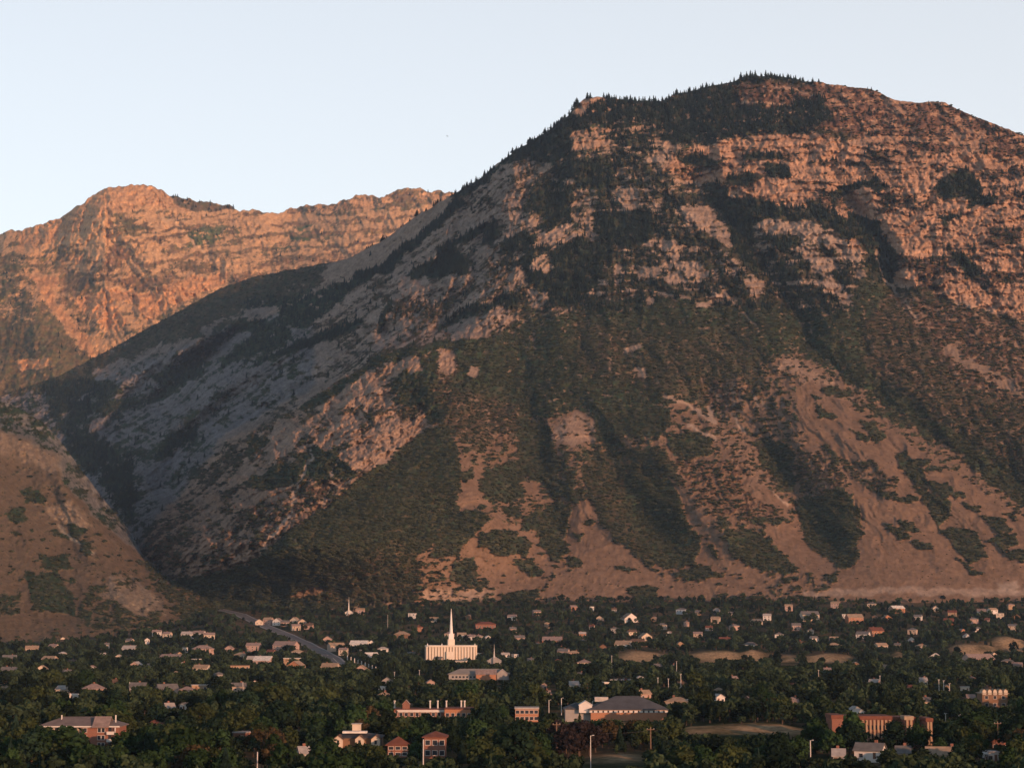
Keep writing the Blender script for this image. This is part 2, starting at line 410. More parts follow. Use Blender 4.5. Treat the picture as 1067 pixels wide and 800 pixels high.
    for pts in ([(703, 160), (735, 163), (755, 168), (740, 174), (715, 172)], [(757, 184), (775, 180), (797, 181), (792, 191), (765, 193), (755, 190)],
                [(735, 190), (757, 195), (762, 208), (785, 206), (815, 215), (815, 225), (790, 232), (770, 240), (755, 228), (740, 205)], [(772, 159), (812, 160), (822, 166), (775, 167)],
                [(795, 170), (815, 170), (830, 185), (802, 185)], [(790, 246), (830, 246), (850, 256), (835, 263), (800, 252)], [(895, 180), (915, 185), (927, 195), (902, 200), (882, 200), (870, 211), (861, 206)],
                [(838, 205), (870, 220), (892, 240), (885, 251), (860, 236), (845, 225)], [(882, 220), (915, 230), (925, 250), (936, 270), (928, 300), (908, 290), (902, 265), (888, 245)],
                [(970, 195), (985, 185), (1005, 174), (1015, 185), (1027, 200), (1020, 208), (985, 206)], [(1010, 203), (1042, 205), (1030, 216), (1005, 216)], [(977, 225), (1000, 222), (1000, 236), (985, 240)],
                [(985, 256), (1000, 262), (1017, 276), (1031, 306), (1010, 290)], [(760, 232), (790, 228), (780, 262), (800, 285), (785, 290), (765, 260)]):
        P(pts, 2.5, **veg)
    for pts in ([(935, 265), (985, 268), (985, 285), (960, 283), (940, 276)], [(1010, 290), (1040, 283), (1067, 276), (1067, 290), (1020, 300)], [(870, 160), (905, 150), (915, 175), (905, 180)], [(920, 205), (970, 210), (975, 222), (930, 216)],
                [(1025, 240), (1060, 236), (1067, 250), (1035, 258)], [(820, 166), (870, 168), (900, 172), (860, 174)], [(1030, 180), (1067, 178), (1067, 186), (1035, 186)]):
        P(pts, 2.5, f=.68, v=.7, c=.2)
    bare = dict(f=.15, c=.06, g=0)
    for pts in ([(595, 122), (603, 105), (615, 99), (627, 99), (618, 111), (605, 121)], [(770, 146), (800, 140), (830, 140), (838, 160), (800, 158), (772, 154)], [(838, 142), (905, 150), (900, 168), (850, 165)],
                [(720, 155), (750, 152), (775, 158), (770, 166), (740, 165)], [(728, 180), (752, 175), (757, 188), (745, 192)], [(765, 172), (795, 172), (793, 180), (768, 180)], [(800, 186), (830, 183), (838, 200), (815, 206), (795, 203), (768, 205)],
                [(830, 182), (890, 180), (925, 180), (920, 186), (880, 192), (840, 196)], [(920, 165), (1000, 160), (1067, 172), (1067, 178), (1000, 172), (930, 176)], [(935, 180), (970, 178), (970, 195), (940, 192)],
                [(880, 207), (900, 193), (918, 205), (910, 222), (890, 218)], [(925, 225), (940, 220), (970, 250), (985, 262), (960, 270), (932, 262), (922, 240)], [(985, 230), (1025, 225), (1030, 255), (1000, 258), (985, 248)],
                [(1025, 222), (1067, 220), (1067, 235), (1030, 236)], [(710, 217), (735, 215), (750, 225), (740, 236), (715, 235)], [(728, 235), (755, 232), (764, 250), (760, 258), (745, 250)],
                [(780, 235), (800, 228), (840, 230), (858, 240), (850, 248), (800, 242)], [(825, 262), (840, 251), (850, 262), (855, 272), (840, 270)], [(845, 245), (870, 245), (895, 262), (900, 272), (880, 268)],
                [(845, 272), (862, 268), (872, 280), (862, 288), (848, 283)], [(846, 288), (870, 288), (878, 300), (868, 306), (850, 298)], [(872, 312), (886, 310), (889, 315), (878, 318)],
                [(935, 275), (955, 290), (947, 305), (935, 297)], [(980, 292), (1015, 297), (1050, 320), (1042, 328), (1000, 315), (985, 305)], [(1040, 303), (1067, 305), (1067, 322), (1050, 318)], [(1015, 272), (1067, 270), (1067, 282), (1025, 284)],
                [(660, 285), (675, 280), (690, 280), (685, 290), (665, 293)], [(690, 288), (706, 285), (712, 293), (700, 297)], [(702, 273), (725, 270), (738, 285), (731, 294), (712, 282)], [(770, 290), (790, 287), (798, 300), (790, 309), (778, 300)],
                [(668, 240), (682, 239), (684, 252), (672, 253)], [(685, 252), (705, 250), (708, 260), (690, 262)], [(640, 200), (662, 197), (668, 212), (655, 218)], [(672, 312), (680, 310), (682, 317), (674, 318)], [(725, 315), (737, 315), (737, 321), (726, 321)],
                [(660, 385), (672, 383), (674, 392), (663, 394)], [(648, 362), (668, 360), (668, 366), (650, 368)], [(620, 271), (630, 268), (632, 280), (622, 280)], [(640, 275), (648, 272), (650, 285), (641, 286)]):
        P(pts, 2.0, **bare)
    for pts in ([(912, 262), (918, 285), (932, 305)], [(945, 315), (955, 330)], [(752, 300), (775, 325), (792, 346)], [(690, 410), (720, 425), (745, 440)]):
        S(pts, 1.6, 1, f=.05, p=.35, g=.6)
    S([(985, 362), (1010, 378), (1050, 400), (1075, 415)], 5, 3, f=.3, g=.9, p=.15)
    # grey left face, conifer strips along its strata
    S([(330, 312), (350, 306), (375, 289), (400, 279), (420, 261), (440, 246), (460, 229), (478, 210)], 4.5, 2, f=1, v=0, c=1)
    P([(425, 288), (450, 270), (470, 260), (482, 268), (492, 285), (440, 290)], 2, f=.95, v=0, c=.9)
    S([(458, 264), (485, 246), (503, 238)], 3.5, 2, f=.9, v=0, c=.8)
    for pts in ([(505, 235), (521, 229), (516, 255), (505, 258)], [(525, 250), (562, 240), (556, 265), (525, 263)], [(555, 195), (580, 188), (602, 195), (600, 215), (592, 225), (612, 235), (590, 241), (560, 236), (553, 215)],
                [(612, 160), (635, 165), (642, 190), (625, 202), (600, 192), (588, 182)], [(525, 165), (550, 148), (590, 128), (598, 140), (590, 166), (565, 168)], [(450, 345), (470, 330), (490, 320), (527, 311), (528, 320), (480, 336)],
                [(510, 311), (546, 308), (540, 319), (515, 321)], [(540, 270), (600, 250), (640, 255), (620, 300), (590, 320), (560, 318)], [(620, 225), (665, 215), (690, 240), (660, 262), (630, 250)], [(575, 170), (600, 166), (598, 185), (582, 186)]):
        P(pts, 4, f=.82, v=.12, c=.65)
    S([(470, 203), (500, 190), (520, 174), (545, 157), (580, 134), (596, 124)], 5, 2, f=.93, c=1, v=0)
    for pts in ([(598, 140), (620, 130), (645, 135), (640, 150), (615, 166), (600, 166)], [(655, 150), (690, 132), (705, 160), (712, 190), (690, 182), (665, 165)], [(475, 345), (485, 330), (505, 322), (526, 322), (526, 345), (500, 356), (480, 356)],
                [(510, 285), (545, 280), (551, 300), (515, 309)], [(555, 265), (575, 268), (570, 285), (555, 281)], [(515, 172), (550, 168), (575, 172), (552, 200), (545, 225), (515, 225), (512, 195)], [(600, 198), (622, 196), (628, 215), (612, 222), (600, 215)],
                [(555, 298), (572, 315), (560, 322), (548, 312)], [(535, 228), (565, 222), (560, 238), (540, 240)], [(555, 242), (610, 232), (620, 240), (580, 256)]):
        P(pts, 4, f=.34, c=.05)
    for pts in ([(625, 130), (680, 125), (700, 145), (670, 160), (640, 150)],):
        P(pts, 4, f=.55, c=.6)
    # canyon wall
    for pts in ([(260, 310), (300, 308), (340, 300), (370, 290), (350, 322), (320, 340), (280, 366), (250, 372), (200, 395), (170, 420), (150, 425), (155, 400), (200, 365), (245, 345)], [(40, 400), (90, 395), (120, 402), (115, 430), (100, 450), (60, 442)],
                [(60, 440), (110, 455), (140, 490), (135, 540), (100, 500), (70, 470)], [(170, 455), (200, 442), (215, 448), (180, 480), (160, 490)], [(200, 425), (230, 410), (232, 420), (205, 435)]):
        P(pts, 5, f=.74, v=0, c=.4)
    S([(240, 395), (262, 386), (300, 366), (350, 346), (375, 338)], 4, 2, f=.95, v=0, c=.7)
    S([(395, 345), (402, 325), (406, 316)], 2.5, 1, f=.95, v=0, c=.7)
    for pts in ([(88, 393), (125, 372), (150, 380), (160, 400), (130, 411), (118, 396)], [(138, 372), (165, 358), (197, 351), (206, 355), (195, 363), (165, 386), (155, 386)], [(208, 342), (235, 328), (239, 332), (214, 349)],
                [(213, 373), (230, 360), (255, 345), (262, 350), (250, 361), (225, 379)], [(190, 401), (210, 390), (232, 371), (226, 386), (200, 406)], [(95, 442), (120, 432), (140, 430), (150, 441), (130, 456), (93, 451)],
                [(168, 422), (200, 402), (230, 386), (270, 380), (300, 366), (306, 371), (290, 386), (230, 421), (180, 451), (158, 452)], [(225, 440), (255, 422), (300, 400), (345, 372), (350, 384), (300, 425), (240, 454), (215, 462)], [(60, 430), (78, 427), (75, 434), (60, 436)],
                [(150, 490), (185, 470), (200, 470), (170, 510), (150, 530)], [(232, 325), (300, 318), (290, 330), (245, 335)]):
        P(pts, 3, f=.36, c=.05)
    S([(225, 467), (245, 450), (300, 427), (350, 392)], 3.5, 1.5, f=.30, c=0, r=.4)
    # buttress
    S([(320, 425), (365, 397), (400, 375), (450, 361), (495, 358)], 5, 2, f=.95, v=.1)
    for pts in ([(310, 472), (330, 465), (355, 460), (352, 475), (375, 490), (370, 500), (340, 498), (320, 500), (305, 500)], [(255, 455), (285, 455), (280, 466), (260, 476)], [(270, 490), (310, 480), (315, 500), (270, 511), (255, 500)],
                [(440, 370), (456, 366), (458, 400), (475, 400), (480, 370), (520, 365), (540, 420), (480, 440), (445, 440), (440, 420), (415, 420), (405, 400)]):
        P(pts, 3, f=.9, v=.12)
    for pts in ([(355, 407), (385, 385), (396, 392), (401, 410), (385, 426), (381, 441), (365, 420), (345, 427)], [(390, 435), (410, 428), (420, 440), (440, 440), (444, 451), (420, 461), (410, 476), (395, 486), (380, 491), (360, 481), (354, 474), (380, 455)],
                [(340, 435), (366, 430), (376, 450), (350, 466), (345, 450)], [(330, 460), (345, 455), (348, 468), (335, 471)], [(312, 465), (320, 463), (322, 471), (313, 472)], [(285, 440), (310, 435), (315, 450), (301, 476), (285, 479), (275, 470)],
                [(223, 501), (260, 475), (266, 489), (286, 480), (271, 496), (240, 506)], [(400, 378), (410, 372), (412, 391), (402, 395)], [(422, 372), (432, 370), (440, 386), (428, 391)], [(457, 367), (470, 364), (476, 380), (470, 391), (457, 388)], [(490, 380), (500, 385), (497, 395), (488, 390)]):
        P(pts, 2, f=.15, g=.05)
    S([(376, 420), (381, 432), (388, 442), (380, 450)], 2, 1, f=.95)
    S([(325, 470), (318, 490), (308, 510), (305, 530), (290, 550), (272, 576)], 1.5, .8, f=0, p=.75)
    S([(352, 478), (347, 495), (345, 512), (335, 526)], 1.1, .7, f=.05, p=.6)
    S([(155, 584), (180, 563), (200, 555)], 2.5, 1.5, f=.95)
    # faceted lower spurs: dry grass and oak scrub
    sc = dict(f=.96, g=1, v=.2)
    gr = dict(f=.06, g=1, a=.06)
    P([(450, 400), (540, 420), (545, 460), (500, 470), (470, 455)], 6, f=.75, v=.5, g=.6)
    P([(467, 447), (478, 458), (482, 475), (500, 490), (502, 515), (499, 529), (480, 530), (480, 490), (476, 465)], 1.5, **gr)
    P([(498, 530), (520, 543), (560, 562), (575, 590), (560, 612), (500, 618), (485, 600), (488, 570)], 5, f=.14, g=1)
    P([(508, 455), (535, 450), (536, 482), (525, 492), (505, 490)], 3, f=.45, g=1)
    for pts in ([(504, 491), (540, 480), (552, 505), (547, 521), (510, 521), (502, 510)], [(537, 440), (570, 440), (582, 470), (587, 507), (560, 505), (540, 490)], [(543, 537), (580, 525), (602, 531), (596, 546), (586, 560), (592, 576), (578, 583), (565, 573), (560, 556), (545, 549)],
                [(458, 542), (500, 530), (512, 541), (490, 561), (475, 576), (448, 582)], [(500, 555), (530, 552), (557, 566), (546, 579), (520, 579), (500, 566)], [(534, 585), (550, 580), (567, 596), (555, 599), (540, 593)],
                [(470, 585), (496, 580), (497, 606), (485, 613), (470, 600)], [(529, 617), (562, 614), (562, 624), (535, 626)], [(495, 606), (509, 604), (509, 615), (497, 614)], [(520, 528), (538, 527), (542, 536), (528, 538)], [(479, 490), (490, 488), (494, 497), (484, 501)]):
        P(pts, 2, **sc)
    P([(543, 503), (563, 503), (556, 516), (545, 516)], 1.5, **gr)
    P([(590, 547), (603, 522), (625, 523), (650, 555), (690, 592), (722, 618), (640, 624), (600, 602), (594, 577)], 1.5, **gr)
    P([(585, 590), (640, 600), (720, 615), (720, 625), (560, 625)], 4, f=.15, g=.95)
    for pts in ([(606, 543), (615, 540), (624, 545), (612, 547)], [(592, 583), (605, 583), (608, 591), (598, 593)], [(640, 590), (660, 592), (655, 597)], [(655, 615), (680, 610), (690, 625), (660, 626)], [(566, 500), (600, 505), (625, 523), (600, 522), (575, 515)], [(598, 556), (608, 557), (605, 563)]):
        P(pts, 1.8, **sc)
    P([(573, 452), (590, 435), (602, 428), (622, 445), (620, 461), (602, 466), (580, 461)], 2.5, f=.25, g=.25, v=.5)
    P([(578, 465), (625, 462), (640, 500), (625, 525), (600, 510), (585, 500)], 5, f=.55, g=.9)
    P([(620, 430), (700, 424), (692, 455), (660, 462), (640, 472), (622, 457)], 3, **sc)
    P([(640, 455), (690, 452), (700, 470), (660, 472)], 3, f=.4, g=.9)
    P([(625, 472), (690, 466), (706, 490), (706, 540), (682, 591), (692, 602), (640, 562), (618, 528), (608, 500), (612, 480)], 3, f=.94, v=.33, g=1)
    P([(688, 496), (705, 500), (722, 521), (742, 546), (762, 571), (792, 592), (802, 618), (720, 620), (705, 600), (728, 588), (730, 555), (705, 530)], 2, f=.16, g=1, a=.06)
    P([(700, 478), (770, 478), (787, 500), (800, 520), (815, 540), (775, 542), (740, 535), (715, 515)], 4, f=.50, v=.75, g=1)
    for pts in ([(652, 497), (700, 500), (709, 520), (716, 546), (731, 570), (722, 586), (702, 592), (680, 582), (660, 552), (648, 522)], [(753, 560), (780, 549), (802, 566), (817, 581), (836, 596), (820, 598), (785, 591), (764, 581)], [(773, 540), (810, 540), (826, 545), (800, 549)],
                [(785, 462), (800, 455), (832, 470), (826, 512), (811, 512), (795, 492)], [(828, 522), (848, 516), (880, 509), (896, 530), (894, 560), (894, 582), (880, 592), (863, 589), (850, 577), (838, 552)], [(700, 596), (735, 590), (755, 600), (725, 605)], [(748, 535), (765, 548), (760, 556), (748, 545)],
                [(860, 600), (878, 598), (884, 606), (866, 608)], [(738, 570), (745, 565), (748, 580)], [(695, 455), (735, 448), (745, 470), (715, 478), (700, 470)]):
        P(pts, 2, **sc)
    for pts in ([(770, 497), (780, 494), (802, 510), (823, 526), (815, 531), (790, 521)], [(797, 545), (826, 544), (846, 570), (872, 592), (866, 602), (835, 597), (808, 570)]):
        P(pts, 1.8, **gr)
    P([(738, 443), (780, 450), (800, 490), (812, 512), (790, 505), (760, 472)], 3, f=.42, g=.75, v=.5)
    for pts, w in (([(717, 443), (745, 459)], 1.5), ([(765, 432), (776, 451)], 1.6), ([(738, 426), (745, 441)], 1.8), ([(805, 512), (822, 527)], 1.2), ([(786, 412), (789, 420)], 1.2), ([(793, 414), (796, 420)], 1.2)):
        S(pts, w, 1, f=0, g=.5, p=.4)
    P([(735, 400), (770, 392), (780, 420), (760, 435), (740, 425)], 6, f=.6, v=.7, g=.4)
    # the big orange spur
    P([(806, 385), (820, 370), (842, 380), (870, 398), (900, 425), (880, 420), (850, 405), (825, 392)], 2.5, f=.35, g=.5, v=.4)
    P([(832, 407), (845, 396), (862, 401), (882, 420), (905, 440), (942, 456), (965, 475), (1003, 499), (1067, 540), (1300, 640), (1300, 660), (860, 640), (868, 605), (895, 582), (900, 545), (887, 506), (862, 482), (842, 471), (836, 440), (830, 425)], 1.8, f=.05, g=1, a=.05)
    P([(825, 470), (862, 470), (885, 500), (875, 512), (840, 515), (828, 495)], 3, f=.55, g=.8, v=.6)
    for pts in ([(845, 420), (860, 425), (877, 436), (870, 439), (855, 436)], [(887, 446), (905, 455), (906, 462), (893, 458)], [(895, 437), (910, 440), (926, 455), (915, 462), (903, 451)], [(918, 430), (945, 435), (953, 442), (940, 446)], [(953, 445), (965, 448), (973, 457), (965, 459)],
                [(934, 470), (948, 467), (951, 482), (969, 500), (966, 513), (950, 501), (935, 481)], [(946, 480), (970, 478), (969, 486), (950, 487)], [(970, 503), (985, 500), (994, 512), (985, 519), (972, 515)], [(989, 512), (1005, 514), (1008, 520), (995, 522)], [(1002, 523), (1020, 528), (1019, 533), (1005, 528)],
                [(955, 508), (970, 515), (991, 522), (991, 536), (980, 549), (969, 536)], [(979, 550), (1000, 547), (1016, 558), (1031, 581), (1012, 587), (1000, 576)], [(994, 579), (1005, 585), (1021, 598), (1015, 599)], [(920, 544), (940, 550), (951, 560), (935, 563)], [(936, 541), (950, 545), (959, 556), (945, 554)],
                [(950, 563), (970, 565), (969, 571), (955, 571)], [(1024, 534), (1045, 540), (1056, 550), (1045, 557), (1030, 546)], [(1041, 532), (1055, 536), (1056, 542)], [(1029, 560), (1060, 554), (1063, 568), (1045, 571)], [(1045, 571), (1067, 575), (1067, 589), (1055, 583)], [(855, 402), (882, 407), (888, 414), (865, 412)],
                [(965, 487), (982, 487), (980, 491), (966, 492)], [(1090, 560), (1130, 580), (1110, 590)], [(880, 416), (900, 424), (895, 428)], [(846, 408), (856, 412), (850, 418)]):
        P(pts, 1.5, **sc)
    for pts, w in (([(860, 466), (880, 483), (897, 502), (920, 515), (955, 520)], 3), ([(880, 485), (905, 498), (916, 511)], 2), ([(1010, 482), (1040, 496), (1067, 513), (1150, 560)], 4), ([(1035, 500), (1067, 525)], 3), ([(900, 420), (935, 437)], 3)):
        S(pts, w, 1.5, **sc)
    P([(870, 482), (900, 474), (936, 500), (932, 512), (900, 507)], 3, f=.5, g=.9, v=.5)
    S([(840, 618), (950, 615), (1067, 617), (1300, 622)], 3.5, 1.5, f=.05, g=.6, p=.22)
    P([(1040, 607), (1060, 605), (1063, 615), (1045, 617)], 2, f=.05, p=.5)
    P([(440, 614), (515, 612), (515, 626), (440, 627)], 3, f=.35, g=.4, p=.1)
    return c
def a_dip(px, py):
    return py + 0.72 * (np.minimum(px, 600) - 600) + 9 * fbm(px / 70, py / 70, 29, 3) * (1 - sstep(px, 480, 640)) + 5 * fbm(px / 110, py / 60, 30, 2)
def a_relief(px, py, cv, veg):
    a = cv.fl['a']
    m = np.interp(px, [100, 450, 560, 700, 900, 1067, 1300], [-.9, -.7, 0.1, .5, .75, .85, .9])
    s = px - m * (py - 420)
    q = a_dip(px, py)
    up = 1 - sstep(py, 480, 640)
    r = 46 * (0.72 - ridged((s + 14 * fbm(px / 45, py / 45, 69, 3)) / 70, py / 130, 61, 5, .6)) * (0.08 + 0.92 * up)
    r = r + 24 * (0.7 - ridged((s + 8 * fbm(px / 25, py / 25, 70, 3)) / 30, py / 50, 62, 4, .6)) * (0.03 + 0.97 * np.clip(a * 1.4, 0, 1))
    crag = ridged(px / 26, py / 20, 63, 6, 0.62) * 0.72 + ridged(px / 5, py / 9, 64, 3, 0.65) * 0.28
    r = r + a * 46 * (0.65 - crag)
    r = r + 60 * (0.68 - ridged((px + .5 * py) / 34, (py - .55 * px) / 30, 68, 4, .6)) * (1 - sstep(px, 330, 520)) * np.clip(a * 1.3, 0, 1)
    saw = np.mod(q / 11.0 + 1.3 * fbm(px / 45, py / 45, 65, 4), 1.0)
    r = r + a * 19 * (0.5 - saw) * (.5 + .5 * sstep(px, 470, 620)) * np.clip(0.6 + gnoise(px / 50, q / 30, 66), 0, 1.2)
    r = r + 6 * fbm(px / 6, py / 5, 67, 3) * (0.08 + a) - 5.0 * veg * (1 - cv.fl['c'])
    return r
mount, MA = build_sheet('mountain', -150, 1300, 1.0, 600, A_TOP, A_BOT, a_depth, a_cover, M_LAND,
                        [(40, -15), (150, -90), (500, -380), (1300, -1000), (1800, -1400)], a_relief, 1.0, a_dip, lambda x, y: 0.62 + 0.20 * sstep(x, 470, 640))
tag(mount, 'great sunlit mountain with cliff bands, dark scrub and dry grass spurs', 'mountain', kind='structure')

# ---- the farther mountain at the left
B_TOP = [(-350, 300), (-150, 262), (0, 243), (30, 237), (60, 228), (75, 219), (95, 206), (106, 198), (114, 195), (130, 194), (148, 193), (165, 197), (178, 204), (190, 206), (205, 210), (222, 211),
         (240, 214), (250, 220), (264, 219), (280, 221), (296, 222), (302, 217), (320, 214), (345, 213), (360, 208), (372, 202), (382, 203), (400, 206), (410, 199), (425, 196), (440, 198), (470, 199), (520, 215), (620, 260)]
B_BOT = [(-350, 480), (620, 480)]
B_F = rbf([(-350, 300, 8200), (0, 243, 8000), (112, 196, 7800), (200, 210, 8000), (300, 220, 8200), (400, 203, 8300), (620, 260, 8500), (60, 260, 7600), (112, 225, 7550), (60, 330, 6900), (150, 310, 7050), (250, 280, 7300), (0, 330, 6900),
           (-350, 480, 5600), (0, 420, 6100), (150, 420, 6200), (300, 420, 6400), (620, 480, 6200), (350, 300, 7200), (-350, 380, 6800)])
def b_depth(px, py):
    Y = B_F(px, py) * 1.16
    for pts, w, amp in (([(112, 222), (150, 260), (190, 320), (230, 380)], 22, -70), ([(112, 222), (70, 250), (20, 268), (-40, 290)], 14, -60), ([(60, 270), (80, 320), (110, 380)], 24, 90), ([(165, 222), (215, 275), (250, 320)], 14, 60),
                        ([(300, 225), (280, 290), (260, 340)], 20, 90), ([(10, 270), (40, 330), (60, 390)], 22, -120)):
        d, _ = seg_dist(px, py, pts); Y = Y + amp * np.exp(-(d / w) ** 2)
    return Y
def b_cover(px, py):
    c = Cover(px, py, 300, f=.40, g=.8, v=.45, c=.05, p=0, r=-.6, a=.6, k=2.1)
    P, S = c.poly, c.stroke
    P([(-350, 330), (60, 328), (85, 365), (110, 372), (120, 480), (-350, 480)], 14, f=.84, v=.42, a=.5)
    P([(-350, 250), (25, 255), (42, 300), (25, 335), (-350, 340)], 12, f=.62, v=.4)
    P([(20, 242), (105, 200), (112, 190), (150, 188), (190, 202), (196, 220), (150, 214), (112, 224), (60, 254), (20, 264)], 3, f=.2, g=.1, v=.8, r=-.7, a=1)
    P([(178, 200), (210, 209), (262, 219), (262, 226), (205, 219), (180, 212)], 2, f=.8, c=.7, v=.5)
    P([(18, 260), (60, 252), (116, 224), (122, 229), (82, 252), (40, 263)], 2, f=.03, g=.6, r=-.4)
    for pts, v in (([(118, 226), (150, 235), (160, 250), (130, 240)], .4), ([(198, 240), (232, 235), (226, 252), (200, 256)], .05), ([(283, 248), (330, 228), (322, 250), (290, 263)], .05), ([(98, 286), (190, 285), (182, 303), (120, 304)], .75), ([(58, 256), (100, 262), (92, 330), (60, 322)], .6),
                   ([(105, 275), (120, 250), (140, 262), (125, 282)], .8), ([(340, 225), (375, 212), (372, 235), (350, 240)], .5), ([(170, 262), (215, 275), (235, 290), (190, 285)], .6), ([(240, 280), (300, 270), (340, 262), (400, 240), (400, 300), (240, 310)], .75), ([(150, 228), (170, 240), (190, 262), (172, 262)], .6)):
        P(pts, 8, f=.64, v=v)
    for pts in ([(75, 312), (108, 300), (150, 306), (192, 290), (242, 283), (232, 296), (200, 311), (165, 326), (156, 338), (145, 322), (122, 312), (132, 340), (120, 347), (95, 331)], [(28, 285), (62, 290), (56, 301), (35, 296)], [(14, 376), (46, 370), (50, 381), (24, 387)], [(78, 265), (86, 265), (85, 280), (79, 278)]):
        P(pts, 2.5, f=.12, g=0, r=-1, a=1)
    S([(42, 296), (60, 325), (80, 345), (96, 368)], 5, 3, f=.15, g=.1, r=-1, a=.8)
    S([(168, 225), (195, 243), (205, 256), (218, 274)], 1.6, .9, f=0, p=.4, g=0, r=-.5)
    for k, (y0, x0, x1) in enumerate(((226, 270, 470), (238, 250, 460), (250, 330, 420), (262, 280, 400), (246, 120, 200), (268, 130, 220), (280, 240, 330), (220, 200, 300), (232, 160, 250), (258, 200, 300))):
        S([(x0, y0 + 4), ((x0 + x1) / 2, y0), (x1, y0 - 8)], 1.6, 1.2, f=.14, g=.7, r=-.3)
        S([(x0 + 10, y0 + 8), ((x0 + x1) / 2, y0 + 4.5), (x1 - 5, y0 - 3)], 1.5, 1.2, f=.72, v=.7)
    P([(300, 214), (380, 203), (470, 195), (520, 210), (400, 215), (300, 224)], 3, f=.5, g=.2, v=.6, a=.9)
    return c
def b_relief(px, py, cv, veg):
    a = cv.fl['a']
    s = px - 0.5 * (py - 300) * np.where(px > 110, 1, -0.6)
    r = 120 * (0.72 - ridged(s / 80, py / 200, 71, 3))
    r = r + 72 * (0.7 - ridged(s / 28, py / 60, 72, 4, .6))
    r = r + a * 60 * (0.65 - ridged(px / 9, py / 10, 73, 3, .6)) + 9 * fbm(px / 4, py / 4, 74, 2)
    return r
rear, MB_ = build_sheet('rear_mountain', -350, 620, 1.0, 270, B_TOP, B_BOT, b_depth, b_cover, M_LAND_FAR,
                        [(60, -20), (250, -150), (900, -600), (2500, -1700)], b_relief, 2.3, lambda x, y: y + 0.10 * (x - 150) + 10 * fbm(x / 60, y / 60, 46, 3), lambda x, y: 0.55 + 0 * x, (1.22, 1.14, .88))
tag(rear, 'farther orange lit mountain ridge beyond the canyon at the left', 'mountain', kind='structure')

# ---- the grassy hill in front of the canyon mouth
C_TOP = [(-450, 330), (-150, 385), (0, 417), (20, 425), (45, 440), (62, 458), (85, 490), (108, 520), (132, 549), (150, 580), (172, 600), (200, 615), (228, 630), (262, 648)]
C_BOT = [(-450, 720), (0, 690), (130, 672), (262, 656)]
C_CREST = [(-450, 370), (-150, 415), (0, 446), (30, 458), (58, 474), (66, 500), (95, 535), (120, 560), (150, 585), (200, 617), (262, 650)]
C_F = rbf([(-450, 370, 3700), (0, 446, 3400), (62, 485, 3320), (95, 535, 3220), (150, 585, 3120), (228, 630, 3010), (262, 650, 2960), (0, 665, 2560), (75, 655, 2640), (150, 648, 2760), (-450, 690, 2450), (-450, 540, 3000), (0, 560, 2960), (80, 590, 2960), (130, 625, 2880), (0, 690, 2450), (262, 656, 2900)])
def c_depth(px, py):
    Y = C_F(px, py)
    d, side = seg_dist(px, py, C_CREST)
    rel = np.where(side > 0, d, -d)       # + above the crest
    Y = Y + 330 * sstep(rel, -4, 12) * (1 - sstep(px, 120, 200))
    for pts, w, amp in (([(20, 490), (60, 560), (70, 640)], 18, 30), ([(65, 495), (95, 560), (130, 625)], 14, -35), ([(-20, 500), (0, 640)], 18, -25)):
        dd, _ = seg_dist(px, py, pts); Y = Y + amp * np.exp(-(dd / w) ** 2)
    return Y
def c_cover(px, py):
    c = Cover(px, py, 500, f=.24, g=.95, v=.12, c=0, p=0, r=.1, a=.14, k=.80)  # k and the sheet tint darken the ground in place of weaker light
    P, S = c.poly, c.stroke
    P([(-450, 320), (0, 410), (45, 435), (85, 485), (140, 550), (150, 580), (122, 560), (95, 536), (66, 502), (57, 474), (0, 448), (-450, 372)], 2, f=.5, g=.05, v=.1, r=.75, a=.8)
    P([(-450, 372), (0, 447), (60, 473), (66, 495), (30, 482), (0, 472), (-450, 420)], 4, f=.18, g=.4, v=.6, r=-.3, a=.4)
    P([(48, 528), (75, 524), (94, 546), (85, 552), (60, 541)], 2.5, f=.12, g=.2, r=-.2, a=.7)
    S([(62, 548), (80, 566), (96, 576)], 1.8, 1, f=0, g=0, p=.3, a=.6)
    for pts in ([(20, 510), (30, 505), (49, 522), (45, 527), (28, 521)], [(2, 537), (15, 528), (29, 530), (29, 541), (15, 546)], [(40, 580), (71, 577), (72, 593), (45, 593)], [(28, 602), (60, 594), (76, 620), (80, 642), (34, 632)], [(54, 550), (68, 555), (71, 561), (58, 559)], [(69, 545), (90, 549), (86, 561), (72, 558)],
                [(84, 565), (96, 565), (96, 576), (85, 576)], [(24, 594), (36, 598), (32, 604), (24, 600)], [(68, 602), (80, 603), (78, 608)], [(15, 553), (22, 555), (21, 559), (16, 558)], [(95, 612), (108, 610), (112, 620), (98, 622)]):
        P(pts, 1.6, f=.95, v=.12)
    P([(-450, 615), (20, 620), (22, 642), (0, 645), (-450, 660)], 3, f=.65, v=.15)
    P([(85, 618), (115, 610), (130, 628), (165, 642), (165, 655), (85, 655)], 3, f=.6, v=.2)
    P([(108, 620), (114, 600), (140, 600), (166, 620), (172, 642), (140, 640)], 3, f=.33, g=.35, v=.4, a=.5)
    P([(140, 580), (165, 592), (232, 628), (262, 650), (190, 648), (160, 605)], 3, f=.62, g=.9, v=.3)
    P([(-450, 645), (0, 642), (50, 636), (76, 646), (30, 657), (0, 668), (-450, 690)], 2, f=.06, g=1)
    return c
def c_relief(px, py, cv, veg):
    a = cv.fl['a']
    r = 40 * (0.72 - ridged((px - .4 * (py - 500)) / 50, py / 120, 81, 3)) * 0.6
    r = r + a * 30 * (0.65 - ridged(px / 12, py / 10, 82, 4, .6)) + 4 * fbm(px / 6, py / 5, 83, 3) - 4 * veg
    return r
